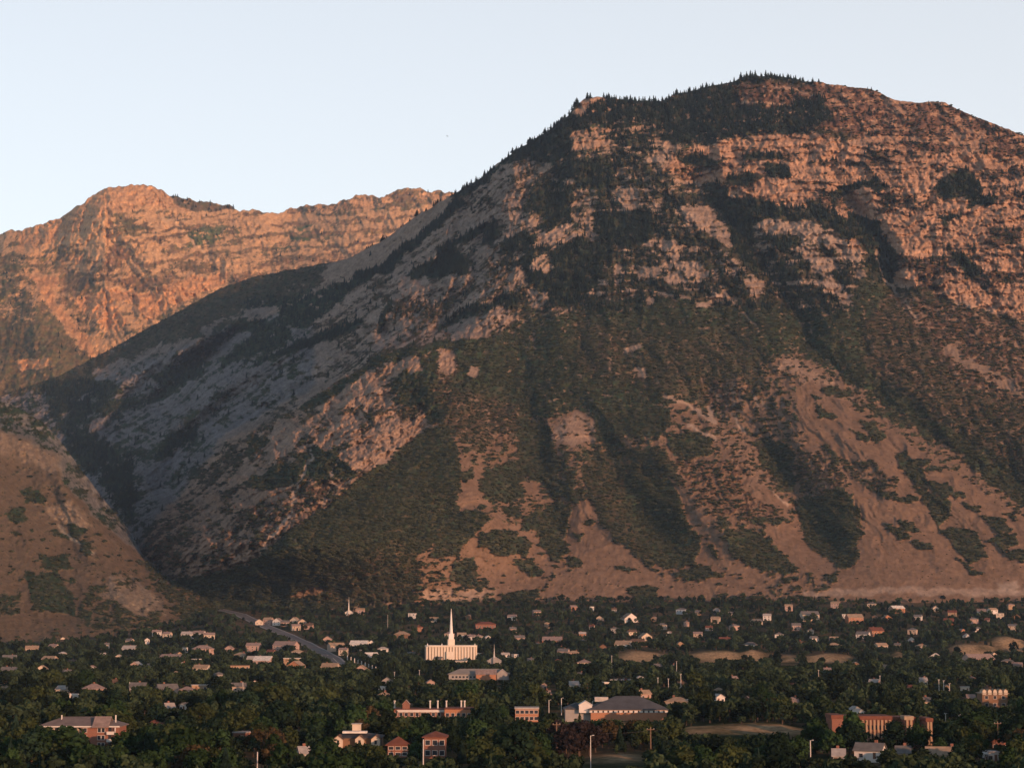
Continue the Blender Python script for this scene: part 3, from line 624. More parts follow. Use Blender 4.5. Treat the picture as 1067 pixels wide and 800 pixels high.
chill, MC = build_sheet('hill', -450, 262, 1.2, 210, C_TOP, C_BOT, c_depth, c_cover, M_LAND,
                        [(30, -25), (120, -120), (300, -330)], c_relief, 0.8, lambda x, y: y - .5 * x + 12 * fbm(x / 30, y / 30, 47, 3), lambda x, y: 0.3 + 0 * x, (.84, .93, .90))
tag(chill, 'dry grass hill with scattered shrubs left of the canyon mouth', 'hill', kind='structure')
# ------------------------------------------------------------------ the valley floor
BASE_PX = [-400, 0, 75, 150, 230, 350, 430, 520, 700, 860, 1067, 1500]
BASE_PY = [666, 660, 652, 646, 634, 634, 629, 626, 625, 622, 622, 622]
KNOLLS = [(664, 690, 678, 2110, 22), (748, 692, 678, 2110, 28), (1012, 684, 671, 2230, 20), (1050, 680, 664, 2290, 16), (862, 692, 681, 2110, 22), (934, 687, 679, 2160, 9), (822, 694, 685, 2110, 9), (793, 690, 680, 2110, 8)]
KN = []
for kpx, yb, yt, kY, hw in KNOLLS:
    x, y, z = unproj(kpx, yt, kY); KN.append((x, kY, z, hw * kY / F))
BANKS = [(640, 752, 870, 52, 3.2), (731, 765, 852, 18, 3.4), (779, 765, 856, 19, 2.8), (821, 765, 852, 16, 3.2), (640, 800, 700, 34, 1.5)]
def ground0(X, Y):
    X = np.asarray(X, float); Y = np.asarray(Y, float)
    px = 533.5 + F * X / np.maximum(Y, 300)
    zend = CZ + (640 - np.interp(px, BASE_PX, BASE_PY)) / F * 3000
    z0 = CZ - 49.0
    t = np.clip((Y - 2080) / 920.0, 0, 1.25)
    z = z0 + (zend - z0) * t ** 1.35
    z = z + 1.0 * fbm(X / 160, Y / 160, 91, 3) * sstep(Y, 300, 700)
    return z
def kwarp(X, Y):
    X = np.asarray(X, float); Y = np.asarray(Y, float)
    return 16 * fbm(X / 30, Y / 40, 95, 3), 14 * fbm(X / 35, Y / 40, 96, 3)
def ground(X, Y):
    z = ground0(X, Y)
    for kx, ky, kz, hw in KN:
        g0 = ground0(np.array(kx), np.array(ky)); h = float(kz - g0)
        wx, wy = kwarp(X, Y)
        z = z + max(h, 0) * np.exp(-np.abs((X + wx - kx) / (hw * 1.5)) ** 2.0) * sstep(Y + .6 * wy, ky - 42, ky) * (1 - sstep(Y, ky + 50, ky + 260))
    for bpx, bkpy, bY, hw, h in BANKS:
        bx = (bpx - 533.5) / F * bY; w = hw * bY / F
        wx, wy = kwarp(X, Y)
        z = z + h * np.exp(-((X + .6 * wx - bx) / (w * 1.3)) ** 2) * sstep(Y + .35 * wy, bY - 20, bY) * (1 - sstep(Y, bY + 15, bY + 80))
    return z
def ground_hit(px, py):
    Ys = np.arange(380, 3300, 4.0)
    X, Yv, Z = unproj(px, py, Ys)
    g = ground0(X, Ys)
    b = np.nonzero(Z <= g)[0]
    Y = float(Ys[b[0]]) if len(b) else 3050.0
    return Y

m_ground, nt, b_ = mat_new('valley_soil')
b_.inputs['Specular IOR Level'].default_value = 0.0
geo = nt.nodes.new('ShaderNodeNewGeometry')
nz = nt.nodes.new('ShaderNodeTexNoise'); nz.inputs['Scale'].default_value = 0.018; nz.inputs['Detail'].default_value = 6
nz2 = nt.nodes.new('ShaderNodeTexNoise'); nz2.inputs['Scale'].default_value = 0.35; nz2.inputs['Detail'].default_value = 4
rp = nt.nodes.new('ShaderNodeValToRGB')
rp.color_ramp.elements[0].position = 0.44; rp.color_ramp.elements[0].color = (0.035, 0.045, 0.022, 1)
rp.color_ramp.elements[1].position = 0.58; rp.color_ramp.elements[1].color = (0.13, 0.095, 0.055, 1)
at = nt.nodes.new('ShaderNodeAttribute'); at.attribute_name = 'dry'
mxc = nt.nodes.new('ShaderNodeMix'); mxc.data_type = 'RGBA'
mxc.inputs[7].default_value = (0.36, 0.255, 0.15, 1)
mp = nt.nodes.new('ShaderNodeMapRange'); mp.inputs['From Min'].default_value = 0.3; mp.inputs['From Max'].default_value = 0.7; mp.inputs['To Min'].default_value = 0.65; mp.inputs['To Max'].default_value = 1.35
vs = nt.nodes.new('ShaderNodeVectorMath'); vs.operation = 'SCALE'
nt.links.new(geo.outputs['Position'], nz.inputs['Vector']); nt.links.new(geo.outputs['Position'], nz2.inputs['Vector'])
nt.links.new(nz.outputs['Fac'], rp.inputs['Fac']); nt.links.new(rp.outputs['Color'], mxc.inputs[6]); nt.links.new(at.outputs['Fac'], mxc.inputs[0])
nt.links.new(nz2.outputs['Fac'], mp.inputs['Value']); nt.links.new(mxc.outputs[2], vs.inputs[0]); nt.links.new(mp.outputs['Result'], vs.inputs['Scale'])
nt.links.new(vs.outputs['Vector'], b_.inputs['Base Color'])

gx = np.concatenate([[-14000, -8000, -4000, -2500], np.arange(-1500, 1501, 12.5), [2500, 4000, 8000, 14000]])
gy = np.concatenate([[-5000, -3500, -2000, -800, -200, 100, 300], np.arange(400, 1000, 6), np.arange(1000, 3100, 12.5), [3200, 3400, 3800, 5000, 8000, 14000]])
GX, GY = np.meshgrid(gx, gy)
GZ = ground(GX.ravel(), GY.ravel())
far = GY.ravel() > 3100
GZ[far] = np.minimum(GZ[far], CZ + 5) - 40
DRY = np.zeros(GX.size); KWX, KWY = kwarp(GX.ravel(), GY.ravel())
for kx, ky, kz, hw in KN: DRY = np.maximum(DRY, np.exp(-((GX.ravel() + 1.6 * KWX - kx) / hw) ** 4) * np.exp(-((GY.ravel() + .6 * KWY - ky + 22) / 30.0) ** 4))
for bpx, bkpy, bY, hw, h in BANKS: DRY = np.maximum(DRY, np.exp(-((GX.ravel() - (bpx - 533.5) / F * bY) / (hw * bY / F)) ** 4) * np.exp(-((GY.ravel() + .35 * KWY - bY + 8) / 15.0) ** 4))
DRY *= sstep(fbm(GX.ravel() / 14, GY.ravel() / 14, 97, 3), -.55, -.05)
nx = len(gx); i = (np.arange(len(gy) - 1)[:, None] * nx + np.arange(nx - 1)[None]).ravel()
gobj = mesh_obj('ground', np.stack([GX.ravel(), GY.ravel(), GZ], 1), np.stack([i, i + 1, i + nx + 1, i + nx], 1), m_ground, smooth=True)
da = gobj.data.attributes.new('dry', 'FLOAT', 'POINT'); da.data.foreach_set('value', DRY.astype(np.float32))
tag(gobj, 'valley floor under the town with dry grass knolls', 'ground', kind='structure')

# street climbing to the canyon mouth
M_ASPH = mat_plain('asphalt', (0.15, 0.147, 0.145), .25, .08, .9)
M_PAVE = mat_plain('concrete', (0.30, 0.28, 0.26), .15, .3, .9)
M_LINE = mat_plain('road_paint', (0.7, 0.66, 0.5), .15, .5, .8)
ROADS = [([(356, 692), (346, 685), (333, 678), (318, 670), (300, 662), (280, 654), (262, 646), (250, 640)], 13.0), ([(250, 640), (238, 637), (222, 634)], 10.0)]
def road_path(pts):
    P = []
    for px, py in pts:
        Y = ground_hit(px, py); x, y, z = unproj(px, py, Y); P.append((float(x), Y))
    R = []
    for (x0, y0), (x1, y1) in zip(P[:-1], P[1:]):
        k = max(2, int(math.hypot(x1 - x0, y1 - y0) / 12))
        for j in range(k): R.append((x0 + (x1 - x0) * j / k, y0 + (y1 - y0) * j / k))
    R.append(P[-1]); return R
def ribbon(path, off0, off1, dz, side=0.0):
    v = []; f = []
    for k, (x, y) in enumerate(path):
        a = path[max(0, k - 1)]; b = path[min(len(path) - 1, k + 1)]
        dx, dy = b[0] - a[0], b[1] - a[1]; L = math.hypot(dx, dy) or 1; nx_, ny_ = -dy / L, dx / L
        z = max(float(ground(x + nx_ * o, y + ny_ * o)) for o in (off0, 0.5 * (off0 + off1), off1)) + 0.35 + dz
        v += [(x + nx_ * off0, y + ny_ * off0, z), (x + nx_ * off1, y + ny_ * off1, z), (x + nx_ * off1, y + ny_ * off1, z - 3), (x + nx_ * off0, y + ny_ * off0, z - 3)]
        if k:
            q = 4 * k
            for c in range(4): f.append((q - 4 + c, q - 4 + (c + 1) % 4, q + (c + 1) % 4, q + c))
    return v, f
ROADP = []
for pts, w in ROADS:
    path = road_path(pts); ROADP.append((path, w))
    v, f = ribbon(path, -w / 2, w / 2, 0); ro = mesh_obj('road', v, f, M_ASPH); tag(ro, 'grey street climbing from the town to the canyon mouth' if w > 12 else 'short upper end of the street bending into the canyon', 'road', kind='structure')
    v, f = ribbon(path, -0.25, 0.25, 0.03); mesh_obj('center_line', v, f, M_LINE, ro)
    for s in (-1, 1):
        v, f = ribbon(path, s * (w / 2 + 1.2) - 1.2, s * (w / 2 + 1.2) + 1.2, 0.13); mesh_obj('pavement', v, f, M_PAVE, ro)

# ------------------------------------------------------------------ buildings
C_ = dict(white=(0.60, 0.575, 0.54), cream=(0.54, 0.46, 0.37), beige=(0.42, 0.34, 0.27), tan=(0.34, 0.24, 0.16), pink=(0.40, 0.29, 0.25), brown=(0.20, 0.12, 0.075), grey=(0.30, 0.29, 0.28), olive=(0.26, 0.22, 0.13), blue=(0.36, 0.42, 0.47))
R_ = dict(grey=(0.15, 0.145, 0.14), brown=(0.13, 0.085, 0.06), pale=(0.38, 0.355, 0.33), dark=(0.06, 0.06, 0.065), red=(0.16, 0.065, 0.045), tan=(0.32, 0.24, 0.17), white=(0.6, 0.58, 0.54), pinkish=(0.26, 0.20, 0.18))
WM = {k: mat_plain('wall_' + k, c, .10, .35) for k, c in C_.items()}
WM['brick'] = mat_brick('wall_red_brick', (0.25, 0.092, 0.056), (0.20, 0.073, 0.044), (0.27, 0.22, 0.19))
WM['orange'] = mat_brick('wall_orange_brick', (0.40, 0.17, 0.08), (0.33, 0.13, 0.065), (0.36, 0.28, 0.22))
RM = {k: mat_plain('roof_' + k, c, .22, .5) for k, c in R_.items()}
M_GLASS = mat_plain('window_glass', (0.03, 0.035, 0.045), .2, .3, .15, spec=.5)
M_TRIM = mat_plain('white_trim', (0.58, 0.555, 0.52), .08, .4)
M_DOOR = mat_plain('door_paint', (0.16, 0.09, 0.06), .1, .4)
M_METAL = mat_plain('grey_metal', (0.45, 0.45, 0.44), .1, .4, .5)
M_WOOD = mat_plain('pole_wood', (0.17, 0.115, 0.08), .2, 1.0)
M_WIRE = mat_plain('wire_dark', (0.08, 0.08, 0.08), .1, .4)
M_POLEW = mat_plain('pale_pole_paint', (0.58, 0.56, 0.53), .08, .4)

class MB:
    def __init__(s): s.v = []; s.f = []
    def box(s, x0, x1, y0, y1, z0, z1):
        n = len(s.v)
        s.v += [(x0, y0, z0), (x1, y0, z0), (x1, y1, z0), (x0, y1, z0), (x0, y0, z1), (x1, y0, z1), (x1, y1, z1), (x0, y1, z1)]
        s.f += [tuple(n + k for k in q) for q in ((0, 3, 2, 1), (4, 5, 6, 7), (0, 1, 5, 4), (1, 2, 6, 5), (2, 3, 7, 6), (3, 0, 4, 7))]
        return s
    def add(s, v, f):
        n = len(s.v); s.v += v; s.f += [tuple(n + k for k in q) for q in f]; return s
    def lathe(s, cx, cy, prof, k=10, ph=0.0):
        n = len(s.v)
        for r, z in prof:
            for j in range(k): s.v.append((cx + r * math.cos(2 * math.pi * j / k + ph), cy + r * math.sin(2 * math.pi * j / k + ph), z))
        for i in range(len(prof) - 1):
            for j in range(k): s.f.append((n + i * k + j, n + i * k + (j + 1) % k, n + (i + 1) * k + (j + 1) % k, n + (i + 1) * k + j))
        s.f.append(tuple(n + j for j in reversed(range(k)))); s.f.append(tuple(n + (len(prof) - 1) * k + j for j in range(k)))
        return s
    def bar(s, a, b, r, k=6):
        a = Vector(a); b = Vector(b); d = (b - a).normalized(); u = d.orthogonal().normalized(); w = d.cross(u); n = len(s.v)
        for p in (a, b):
            for j in range(k):
                t = 2 * math.pi * j / k; s.v.append(tuple(p + u * (r * math.cos(t)) + w * (r * math.sin(t))))
        for j in range(k): s.f.append((n + j, n + (j + 1) % k, n + k + (j + 1) % k, n + k + j))
        s.f.append(tuple(n + j for j in reversed(range(k)))); s.f.append(tuple(n + k + j for j in range(k)))
        return s
    def build(s, name, mat, parent=None, smooth=False): return mesh_obj(name, s.v, s.f, mat, parent, smooth)

def gable_roof(x0, x1, y0, y1, z, h, th, along_x=True, over=0.5):
    """Closed pitched roof slab with overhang."""
    x0 -= over; x1 += over; y0 -= over; y1 += over
    zl = z - over * h / ((y1 - y0) / 2 if along_x else (x1 - x0) / 2)
    if along_x:
        ym = (y0 + y1) / 2
        sec = [(y0, zl), (ym, z + h), (y1, zl), (y1, zl + th), (ym, z + h + th), (y0, zl + th)]
        v = [(x0, a, b) for a, b in sec] + [(x1, a, b) for a, b in sec]
    else:
        xm = (x0 + x1) / 2
        sec = [(x0, zl), (xm, z + h), (x1, zl), (x1, zl + th), (xm, z + h + th), (x0, zl + th)]
        v = [(a, y0, b) for a, b in sec] + [(a, y1, b) for a, b in sec]
    f = [(i, (i + 1) % 6, 6 + (i + 1) % 6, 6 + i) for i in range(6)] + [(0, 5, 4, 1), (1, 4, 3, 2), (6, 7, 10, 11), (7, 8, 9, 10)]
    return v, f
def hip_roof(x0, x1, y0, y1, z, h, over=0.6, th=0.25):
    x0 -= over; x1 += over; y0 -= over; y1 += over
    d = min(x1 - x0, y1 - y0) / 2; ym = (y0 + y1) / 2; xm = (x0 + x1) / 2
    if x1 - x0 >= y1 - y0: r = [(x0 + d, ym, z + h + th), (x1 - d, ym, z + h + th)]
    else: r = [(xm, y0 + d, z + h + th), (xm, y1 - d, z + h + th)]
    v = [(x0, y0, z), (x1, y0, z), (x1, y1, z), (x0, y1, z), (x0, y0, z + th), (x1, y0, z + th), (x1, y1, z + th), (x0, y1, z + th)] + r
    f = [(0, 3, 2, 1), (0, 1, 5, 4), (1, 2, 6, 5), (2, 3, 7, 6), (3, 0, 4, 7)]
    if x1 - x0 >= y1 - y0: f += [(4, 5, 9, 8), (6, 7, 8, 9), (5, 6, 9), (7, 4, 8)]
    else: f += [(4, 5, 8), (5, 6, 9, 8), (6, 7, 9), (7, 4, 8, 9)]
    return v, f
def gable_wall(x0, x1, y0, y1, z0, z1, h, along_x=True):
    v = [(x0, y0, z0), (x1, y0, z0), (x1, y1, z0), (x0, y1, z0), (x0, y0, z1), (x1, y0, z1), (x1, y1, z1), (x0, y1, z1)]
    f = [(0, 3, 2, 1), (0, 1, 5, 4), (1, 2, 6, 5), (2, 3, 7, 6), (3, 0, 4, 7)]
    if h > 0:
        if along_x:
            v += [(x0, (y0 + y1) / 2, z1 + h), (x1, (y0 + y1) / 2, z1 + h)]; f += [(5, 6, 9), (7, 4, 8), (4, 5, 9, 8), (6, 7, 8, 9)]
        else:
            v += [((x0 + x1) / 2, y0, z1 + h), ((x0 + x1) / 2, y1, z1 + h)]; f += [(4, 5, 8), (6, 7, 9), (5, 6, 9, 8), (7, 4, 8, 9)]
    else: f += [(4, 5, 6, 7)]
    return v, f

THINGS = []        # (object, px, py, base description) for the labels
VIS = []           # picture rectangles that trees in front must leave open: x0, x1, top, bottom, distance
def register(o, px, py, desc, anchor=True): THINGS.append([o, px, py, desc]); return o
def window(parent, x, z, w, h, y, face='front', frame=True):
    m = MB()
    def sl(mm, x0, x1, z0, z1, d0, d1):
        if face == 'front': mm.box(x0, x1, y - d1, y - d0, z0, z1)
        elif face == 'right': mm.box(y + d0, y + d1, x0, x1, z0, z1)
        else: mm.box(y - d1, y - d0, x0, x1, z0, z1)
    sl(m, x - w / 2, x + w / 2, z, z + h, -0.05, 0.04)
    o = m.build('window', M_GLASS, parent)
    if frame:
        m2 = MB(); t = 0.12
        sl(m2, x - w / 2 - t, x + w / 2 + t, z + h, z + h + t, -0.05, 0.09); sl(m2, x - w / 2 - t, x + w / 2 + t, z - t, z, -0.05, 0.11)
        sl(m2, x - w / 2 - t, x - w / 2, z, z + h, -0.05, 0.09); sl(m2, x + w / 2, x + w / 2 + t, z, z + h, -0.05, 0.09)
        m2.build('frame', M_TRIM, o)
    return o
def house(px, py, wpx, kind, wall, roof, rz=None, hpx=None, name='house', hid=2.5, floors=None, Y=None, desc=None):
    """A house whose visible middle is at (px, py) and whose front is wpx wide in the photo."""
    if Y is None: Y = ground_hit(px, py + (hpx or wpx * .5) / 2 + hid)
    s = Y / F
    x, _, _ = unproj(px, py, Y)
    w = wpx * s; d = min(max(w * random.uniform(.65, .85), 7), 15)
    fl = floors or (2 if kind in ('gable', 'front') and random.random() < .4 else 1)
    hw = 2.9 * fl + 0.6
    rh = {'gable': d * .30, 'front': w * .33, 'hip': min(w, d) * .26, 'flat': 0.0}[kind]
    g = float(ground(x, Y))
    zt = float(unproj(px, py - (hpx or (hw + rh) / s * .8) / 2, Y)[2])     # roof top as seen
    z0 = max(g - 0.6, zt - hw - rh) if zt - hw - rh > g - 0.6 else g - 0.6
    z0 = min(z0, g + 0.2)
    body = max(zt - rh - z0, 2.8)
    body = min(body, hw + 3.5)
    o = empty(name, (float(x), Y, z0), random.uniform(-.45, .45) if rz is None else rz)
    h = MB()
    x0, x1, y0, y1 = -w / 2, w / 2, 0, d
    if kind == 'gable': h.add(*gable_wall(x0, x1, y0, y1, -2.5, body, rh, True))
    elif kind == 'front': h.add(*gable_wall(x0, x1, y0, y1, -2.5, body, rh, False))
    else: h.add(*gable_wall(x0, x1, y0, y1, -2.5, body, 0))
    wl = h.build('wall', WM[wall], o)
    r = MB()
    if kind == 'gable': r.add(*gable_roof(x0, x1, y0, y1, body + .02, rh, .22, True))
    elif kind == 'front': r.add(*gable_roof(x0, x1, y0, y1, body + .02, rh, .22, False))
    elif kind == 'hip': r.add(*hip_roof(x0, x1, y0, y1, body, rh))
    else: r.box(x0 - .35, x1 + .35, y0 - .35, y1 + .35, body - .02, body + .4)
    rf = r.build('roof', RM[roof], o)
    if kind in ('gable', 'hip') and random.random() < .6:
        cx = random.uniform(-.25, .25) * w
        MB().box(cx - .5, cx + .5, d * .55, d * .55 + .9, body + rh * .3, body + rh + 1.1).build('chimney', WM['brick'], rf)
    nwin = max(2, int(w / 4)); door_k = random.randrange(nwin)
    for k in range(nwin):
        wx = x0 + w * (k + .5) / nwin
        zz = body - 2.3
        if k == door_k and body > 2.6:
            MB().box(wx - .5, wx + .5, -0.06, 0.05, max(body - 2.75, -.2), body - .6).build('door', M_DOOR, o)
        else: window(o, wx, zz, 1.3, 1.25, 0)
        if fl == 2 and body > 5.2: window(o, wx, zz - 2.8, 1.3, 1.25, 0)
    window(o, d * .5, body - 2.3, 1.2, 1.2, x1, 'right')
    VIS.append((px - wpx / 2, px + wpx / 2, py - (hpx or 6) / 2, py + (hpx or min(wpx * .5, 6)) * random.uniform(-.35, .3), Y))
    wn_ = {'brick': 'red-brick', 'orange': 'orange-brick', 'pink': 'pinkish'}.get(wall, wall)
    rn = {'pinkish': 'pinkish'}.get(roof, roof)
    kd = {'gable': 'gabled', 'front': 'front-gabled', 'hip': 'hip-roofed', 'flat': 'flat-roofed'}[kind]
    size = 'small ' if wpx < 9 else ('long ' if wpx > 17 else '')
    o['category'] = 'house'; o['group'] = 'houses among the trees of the town'
    register(o, px, py, desc or f'{size}{wn_} {kd} house with {rn} roof')
    return o

HOUSES = [  # px, py, width, form, wall, roof  (all positions read off the photo)
 (33, 676, 13, 'gable', 'beige', 'tan'), (54, 674, 9, 'gable', 'cream', 'pinkish'), (66, 681, 9, 'hip', 'white', 'pale'), (49, 686, 14, 'gable', 'beige', 'tan'), (43, 697, 16, 'front', 'cream', 'tan'),
 (8, 698, 16, 'gable', 'beige', 'grey'), (10, 685, 14, 'gable', 'pink', 'grey'), (133, 675, 14, 'gable', 'white', 'pale'), (106, 682, 6, 'front', 'white', 'pale'), (123, 684, 6, 'front', 'cream', 'pale'),
 (140, 693, 16, 'front', 'pink', 'pale'), (175, 685, 24, 'gable', 'pink', 'pinkish'), (187, 682, 13, 'front', 'tan', 'brown'), (193, 676, 5, 'flat', 'white', 'white'), (163, 658, 9, 'gable', 'white', 'pinkish'), (173, 660, 8, 'gable', 'cream', 'pinkish'),
 (194, 661, 11, 'gable', 'white', 'pale'), (206, 660, 12, 'gable', 'white', 'pinkish'), (218, 661, 11, 'gable', 'cream', 'pinkish'), (212, 675, 22, 'hip', 'pink', 'pinkish'), (203, 688, 7, 'flat', 'white', 'white'), (208, 697, 16, 'gable', 'cream', 'tan'),
 (229, 703, 10, 'hip', 'grey', 'grey'), (238, 676, 8, 'front', 'pink', 'pinkish'), (249, 682, 12, 'hip', 'beige', 'tan'), (263, 673, 14, 'gable', 'pink', 'pinkish'), (264, 686, 14, 'gable', 'white', 'pale'), (250, 695, 20, 'flat', 'tan', 'brown'),
 (63, 720, 11, 'gable', 'cream', 'pale'), (77, 726, 9, 'flat', 'white', 'white'), (98, 717, 24, 'hip', 'pink', 'pinkish'), (143, 715, 16, 'gable', 'grey', 'grey'), (176, 717, 20, 'gable', 'pink', 'grey'), (194, 719, 14, 'hip', 'pink', 'pinkish'), (209, 716, 18, 'flat', 'tan', 'pale'), (249, 717, 14, 'gable', 'beige', 'grey'),
 (178, 737, 9, 'gable', 'white', 'pale'), (190, 738, 6, 'front', 'white', 'grey'), (162, 755, 14, 'hip', 'grey', 'red'), (249, 767, 14, 'flat', 'brick', 'pale'), (75, 654, 14, 'flat', 'blue', 'white'), (58, 656, 5, 'flat', 'white', 'white'), (149, 647, 13, 'gable', 'grey', 'pinkish'),
 (270, 647, 8, 'front', 'cream', 'pinkish'), (278, 646, 9, 'gable', 'pink', 'tan'), (288, 647, 9, 'front', 'white', 'pinkish'), (297, 648, 9, 'gable', 'pink', 'grey'), (306, 646, 9, 'front', 'cream', 'tan'), (315, 647, 9, 'front', 'beige', 'tan'), (321, 651, 9, 'gable', 'pink', 'brown'), (309, 652, 9, 'gable', 'beige', 'pinkish'),
 (375, 636, 9, 'gable', 'pink', 'tan'), (429, 640, 8, 'flat', 'white', 'white'), (418, 660, 15, 'hip', 'brown', 'tan'), (481, 662, 9, 'gable', 'white', 'tan'), (490, 663, 9, 'gable', 'white', 'pinkish'), (499, 663, 8, 'hip', 'cream', 'pinkish'), (509, 664, 6, 'front', 'white', 'white'), (533, 642, 9, 'gable', 'white', 'pinkish'),
 (499, 682, 5, 'flat', 'white', 'white'), (527, 682, 8, 'gable', 'white', 'pale'), (531, 686, 7, 'front', 'white', 'cream' if 0 else 'pale'), (480, 690, 12, 'flat', 'cream', 'white'), (399, 676, 11, 'hip', 'white', 'pale'), (388, 682, 13, 'gable', 'white', 'white'), (373, 671, 18, 'gable', 'white', 'white'), (387, 670, 6, 'front', 'white', 'grey'),
 (352, 672, 16, 'gable', 'beige', 'tan'), (341, 665, 9, 'front', 'pink', 'pinkish'), (357, 678, 9, 'gable', 'cream', 'pinkish'), (295, 672, 24, 'gable', 'pink', 'pinkish'), (310, 679, 12, 'hip', 'grey', 'tan'), (272, 688, 18, 'gable', 'pink', 'white'), (304, 687, 17, 'flat', 'tan', 'white'), (306, 694, 18, 'front', 'orange', 'tan'), (342, 694, 17, 'gable', 'beige', 'tan'),
 (376, 697, 17, 'front', 'pink', 'tan'), (403, 709, 11, 'front', 'grey', 'grey'), (398, 718, 7, 'flat', 'white', 'white'), (400, 725, 14, 'hip', 'olive', 'tan'), (449, 711, 8, 'front', 'pink', 'pinkish'), (318, 787, 10, 'gable', 'white', 'pale'),
 (658, 642, 16, 'front', 'white', 'tan'), (617, 633, 4, 'flat', 'white', 'white'), (535, 655, 7, 'gable', 'pink', 'grey'), (542, 664, 11, 'gable', 'pink', 'grey'), (575, 666, 20, 'gable', 'orange', 'pinkish'), (586, 679, 11, 'gable', 'pink', 'grey'), (598, 680, 12, 'hip', 'pink', 'tan'), (608, 690, 13, 'hip', 'cream', 'pinkish'),
 (553, 688, 7, 'gable', 'white', 'grey'), (538, 683, 5, 'flat', 'white', 'white'), (674, 662, 12, 'front', 'cream', 'tan'), (664, 668, 22, 'hip', 'brown', 'brown'), (648, 672, 16, 'gable', 'white', 'tan'), (709, 672, 10, 'front', 'tan', 'tan'), (727, 661, 9, 'gable', 'beige', 'pinkish'), (782, 671, 15, 'hip', 'white', 'grey'), (755, 667, 11, 'gable', 'brick', 'red'),
 (790, 647, 10, 'gable', 'cream', 'grey'), (799, 642, 8, 'gable', 'white', 'pale'), (709, 635, 10, 'hip', 'blue', 'grey'), (686, 694, 7, 'gable', 'white', 'grey'), (632, 713, 5, 'flat', 'white', 'white'), (599, 715, 11, 'gable', 'white', 'pale'), (566, 714, 8, 'front', 'pink', 'pinkish'), (673, 725, 12, 'gable', 'pink', 'tan'), (704, 731, 22, 'hip', 'beige', 'tan'),
 (751, 729, 9, 'front', 'white', 'pale'), (717, 732, 4, 'flat', 'white', 'white'), (880, 641, 5, 'flat', 'white', 'white'), (892, 643, 16, 'gable', 'orange', 'tan'), (845, 640, 18, 'gable', 'cream', 'grey'), (925, 643, 10, 'front', 'orange', 'tan'), (937, 633, 14, 'gable', 'orange', 'white'), (908, 629, 9, 'hip', 'cream', 'grey'), (956, 642, 8, 'gable', 'white', 'grey'), (975, 633, 6, 'front', 'cream', 'pinkish'),
 (989, 646, 10, 'gable', 'brick', 'red'), (1015, 645, 9, 'hip', 'pink', 'grey'), (1036, 635, 9, 'gable', 'white', 'tan'), (1042, 640, 8, 'flat', 'cream', 'pale'), (822, 632, 8, 'gable', 'pink', 'tan'), (812, 661, 9, 'hip', 'white', 'grey'), (898, 661, 13, 'gable', 'white', 'grey'), (915, 657, 14, 'gable', 'orange', 'red'), (870, 672, 14, 'hip', 'pink', 'tan'),
 (974, 684, 17, 'front', 'white', 'pale'), (961, 673, 11, 'hip', 'beige', 'tan'), (1007, 666, 7, 'front', 'white', 'red'), (1024, 686, 30, 'gable', 'pink', 'pinkish'), (1036, 682, 8, 'front', 'cream', 'tan'), (1050, 689, 12, 'hip', 'pink', 'grey'), (1006, 718, 8, 'flat', 'cream', 'pale'), (963, 711, 7, 'gable', 'white', 'pale'), (893, 741, 15, 'front', 'white', 'pale'),
 (904, 785, 28, 'gable', 'white', 'grey'), (985, 786, 36, 'gable', 'cream', 'tan'), (941, 788, 14, 'gable', 'beige', 'grey'), (1035, 788, 11, 'flat', 'white', 'pale'), (1026, 790, 5, 'flat', 'white', 'white'), (1040, 774, 12, 'front', 'brick', 'red'), (874, 789, 12, 'gable', 'grey', 'pale'), (1060, 694, 11, 'gable', 'beige', 'pinkish'), (920, 672, 12, 'gable', 'beige', 'tan'), (690, 651, 10, 'hip', 'beige', 'grey'),
 (560, 637, 8, 'gable', 'pink', 'grey'), (640, 655, 8, 'hip', 'grey', 'grey'), (745, 645, 9, 'gable', 'beige', 'tan'), (767, 652, 9, 'hip', 'pink', 'grey'), (830, 652, 9, 'gable', 'pink', 'grey'), (870, 629, 9, 'gable', 'pink', 'tan'), (1055, 652, 9, 'gable', 'beige', 'grey'), (1020, 655, 8, 'hip', 'white', 'grey'), (950, 656, 9, 'hip', 'beige', 'grey'),
]
for h_ in HOUSES: house(*h_)
# the smaller houses showing only in scraps between the trees
hr = random.Random(21); taken = [(h_[0], h_[1]) for h_ in HOUSES] + [(469, 672), (499, 702), (515, 685), (363, 632), (506, 652)]
tries = 0; more = 0
while more < 75 and tries < 4000:
    tries += 1
    zone = hr.random()
    if zone < .45: hx, hy = hr.uniform(560, 1064), hr.uniform(629, 672)
    elif zone < .65: hx, hy = hr.uniform(420, 640), hr.uniform(636, 690)
    elif zone < .85: hx, hy = hr.uniform(4, 300), hr.uniform(664, 722)
    else: hx, hy = hr.uniform(560, 1064), hr.uniform(690, 735)
    if any(abs(hx - a) < 13 and abs(hy - b) < 7 for a, b in taken): continue
    if any(abs(hx - k_[0]) < k_[4] + 6 and k_[2] - 4 < hy < k_[1] + 4 for k_ in KNOLLS): continue
    if 590 < hx < 700 and hy > 715: continue
    taken.append((hx, hy)); more += 1
    house(round(hx, 1), round(hy, 1), hr.choice((5, 6, 6, 7, 8, 9)), hr.choice(('gable', 'front', 'hip', 'gable')), hr.choice(('white', 'cream', 'pink', 'beige', 'grey', 'white', 'brown', 'orange', 'tan')), hr.choice(('pale', 'grey', 'tan', 'pinkish', 'brown', 'grey', 'red')), hpx=hr.uniform(2.5, 4.5))

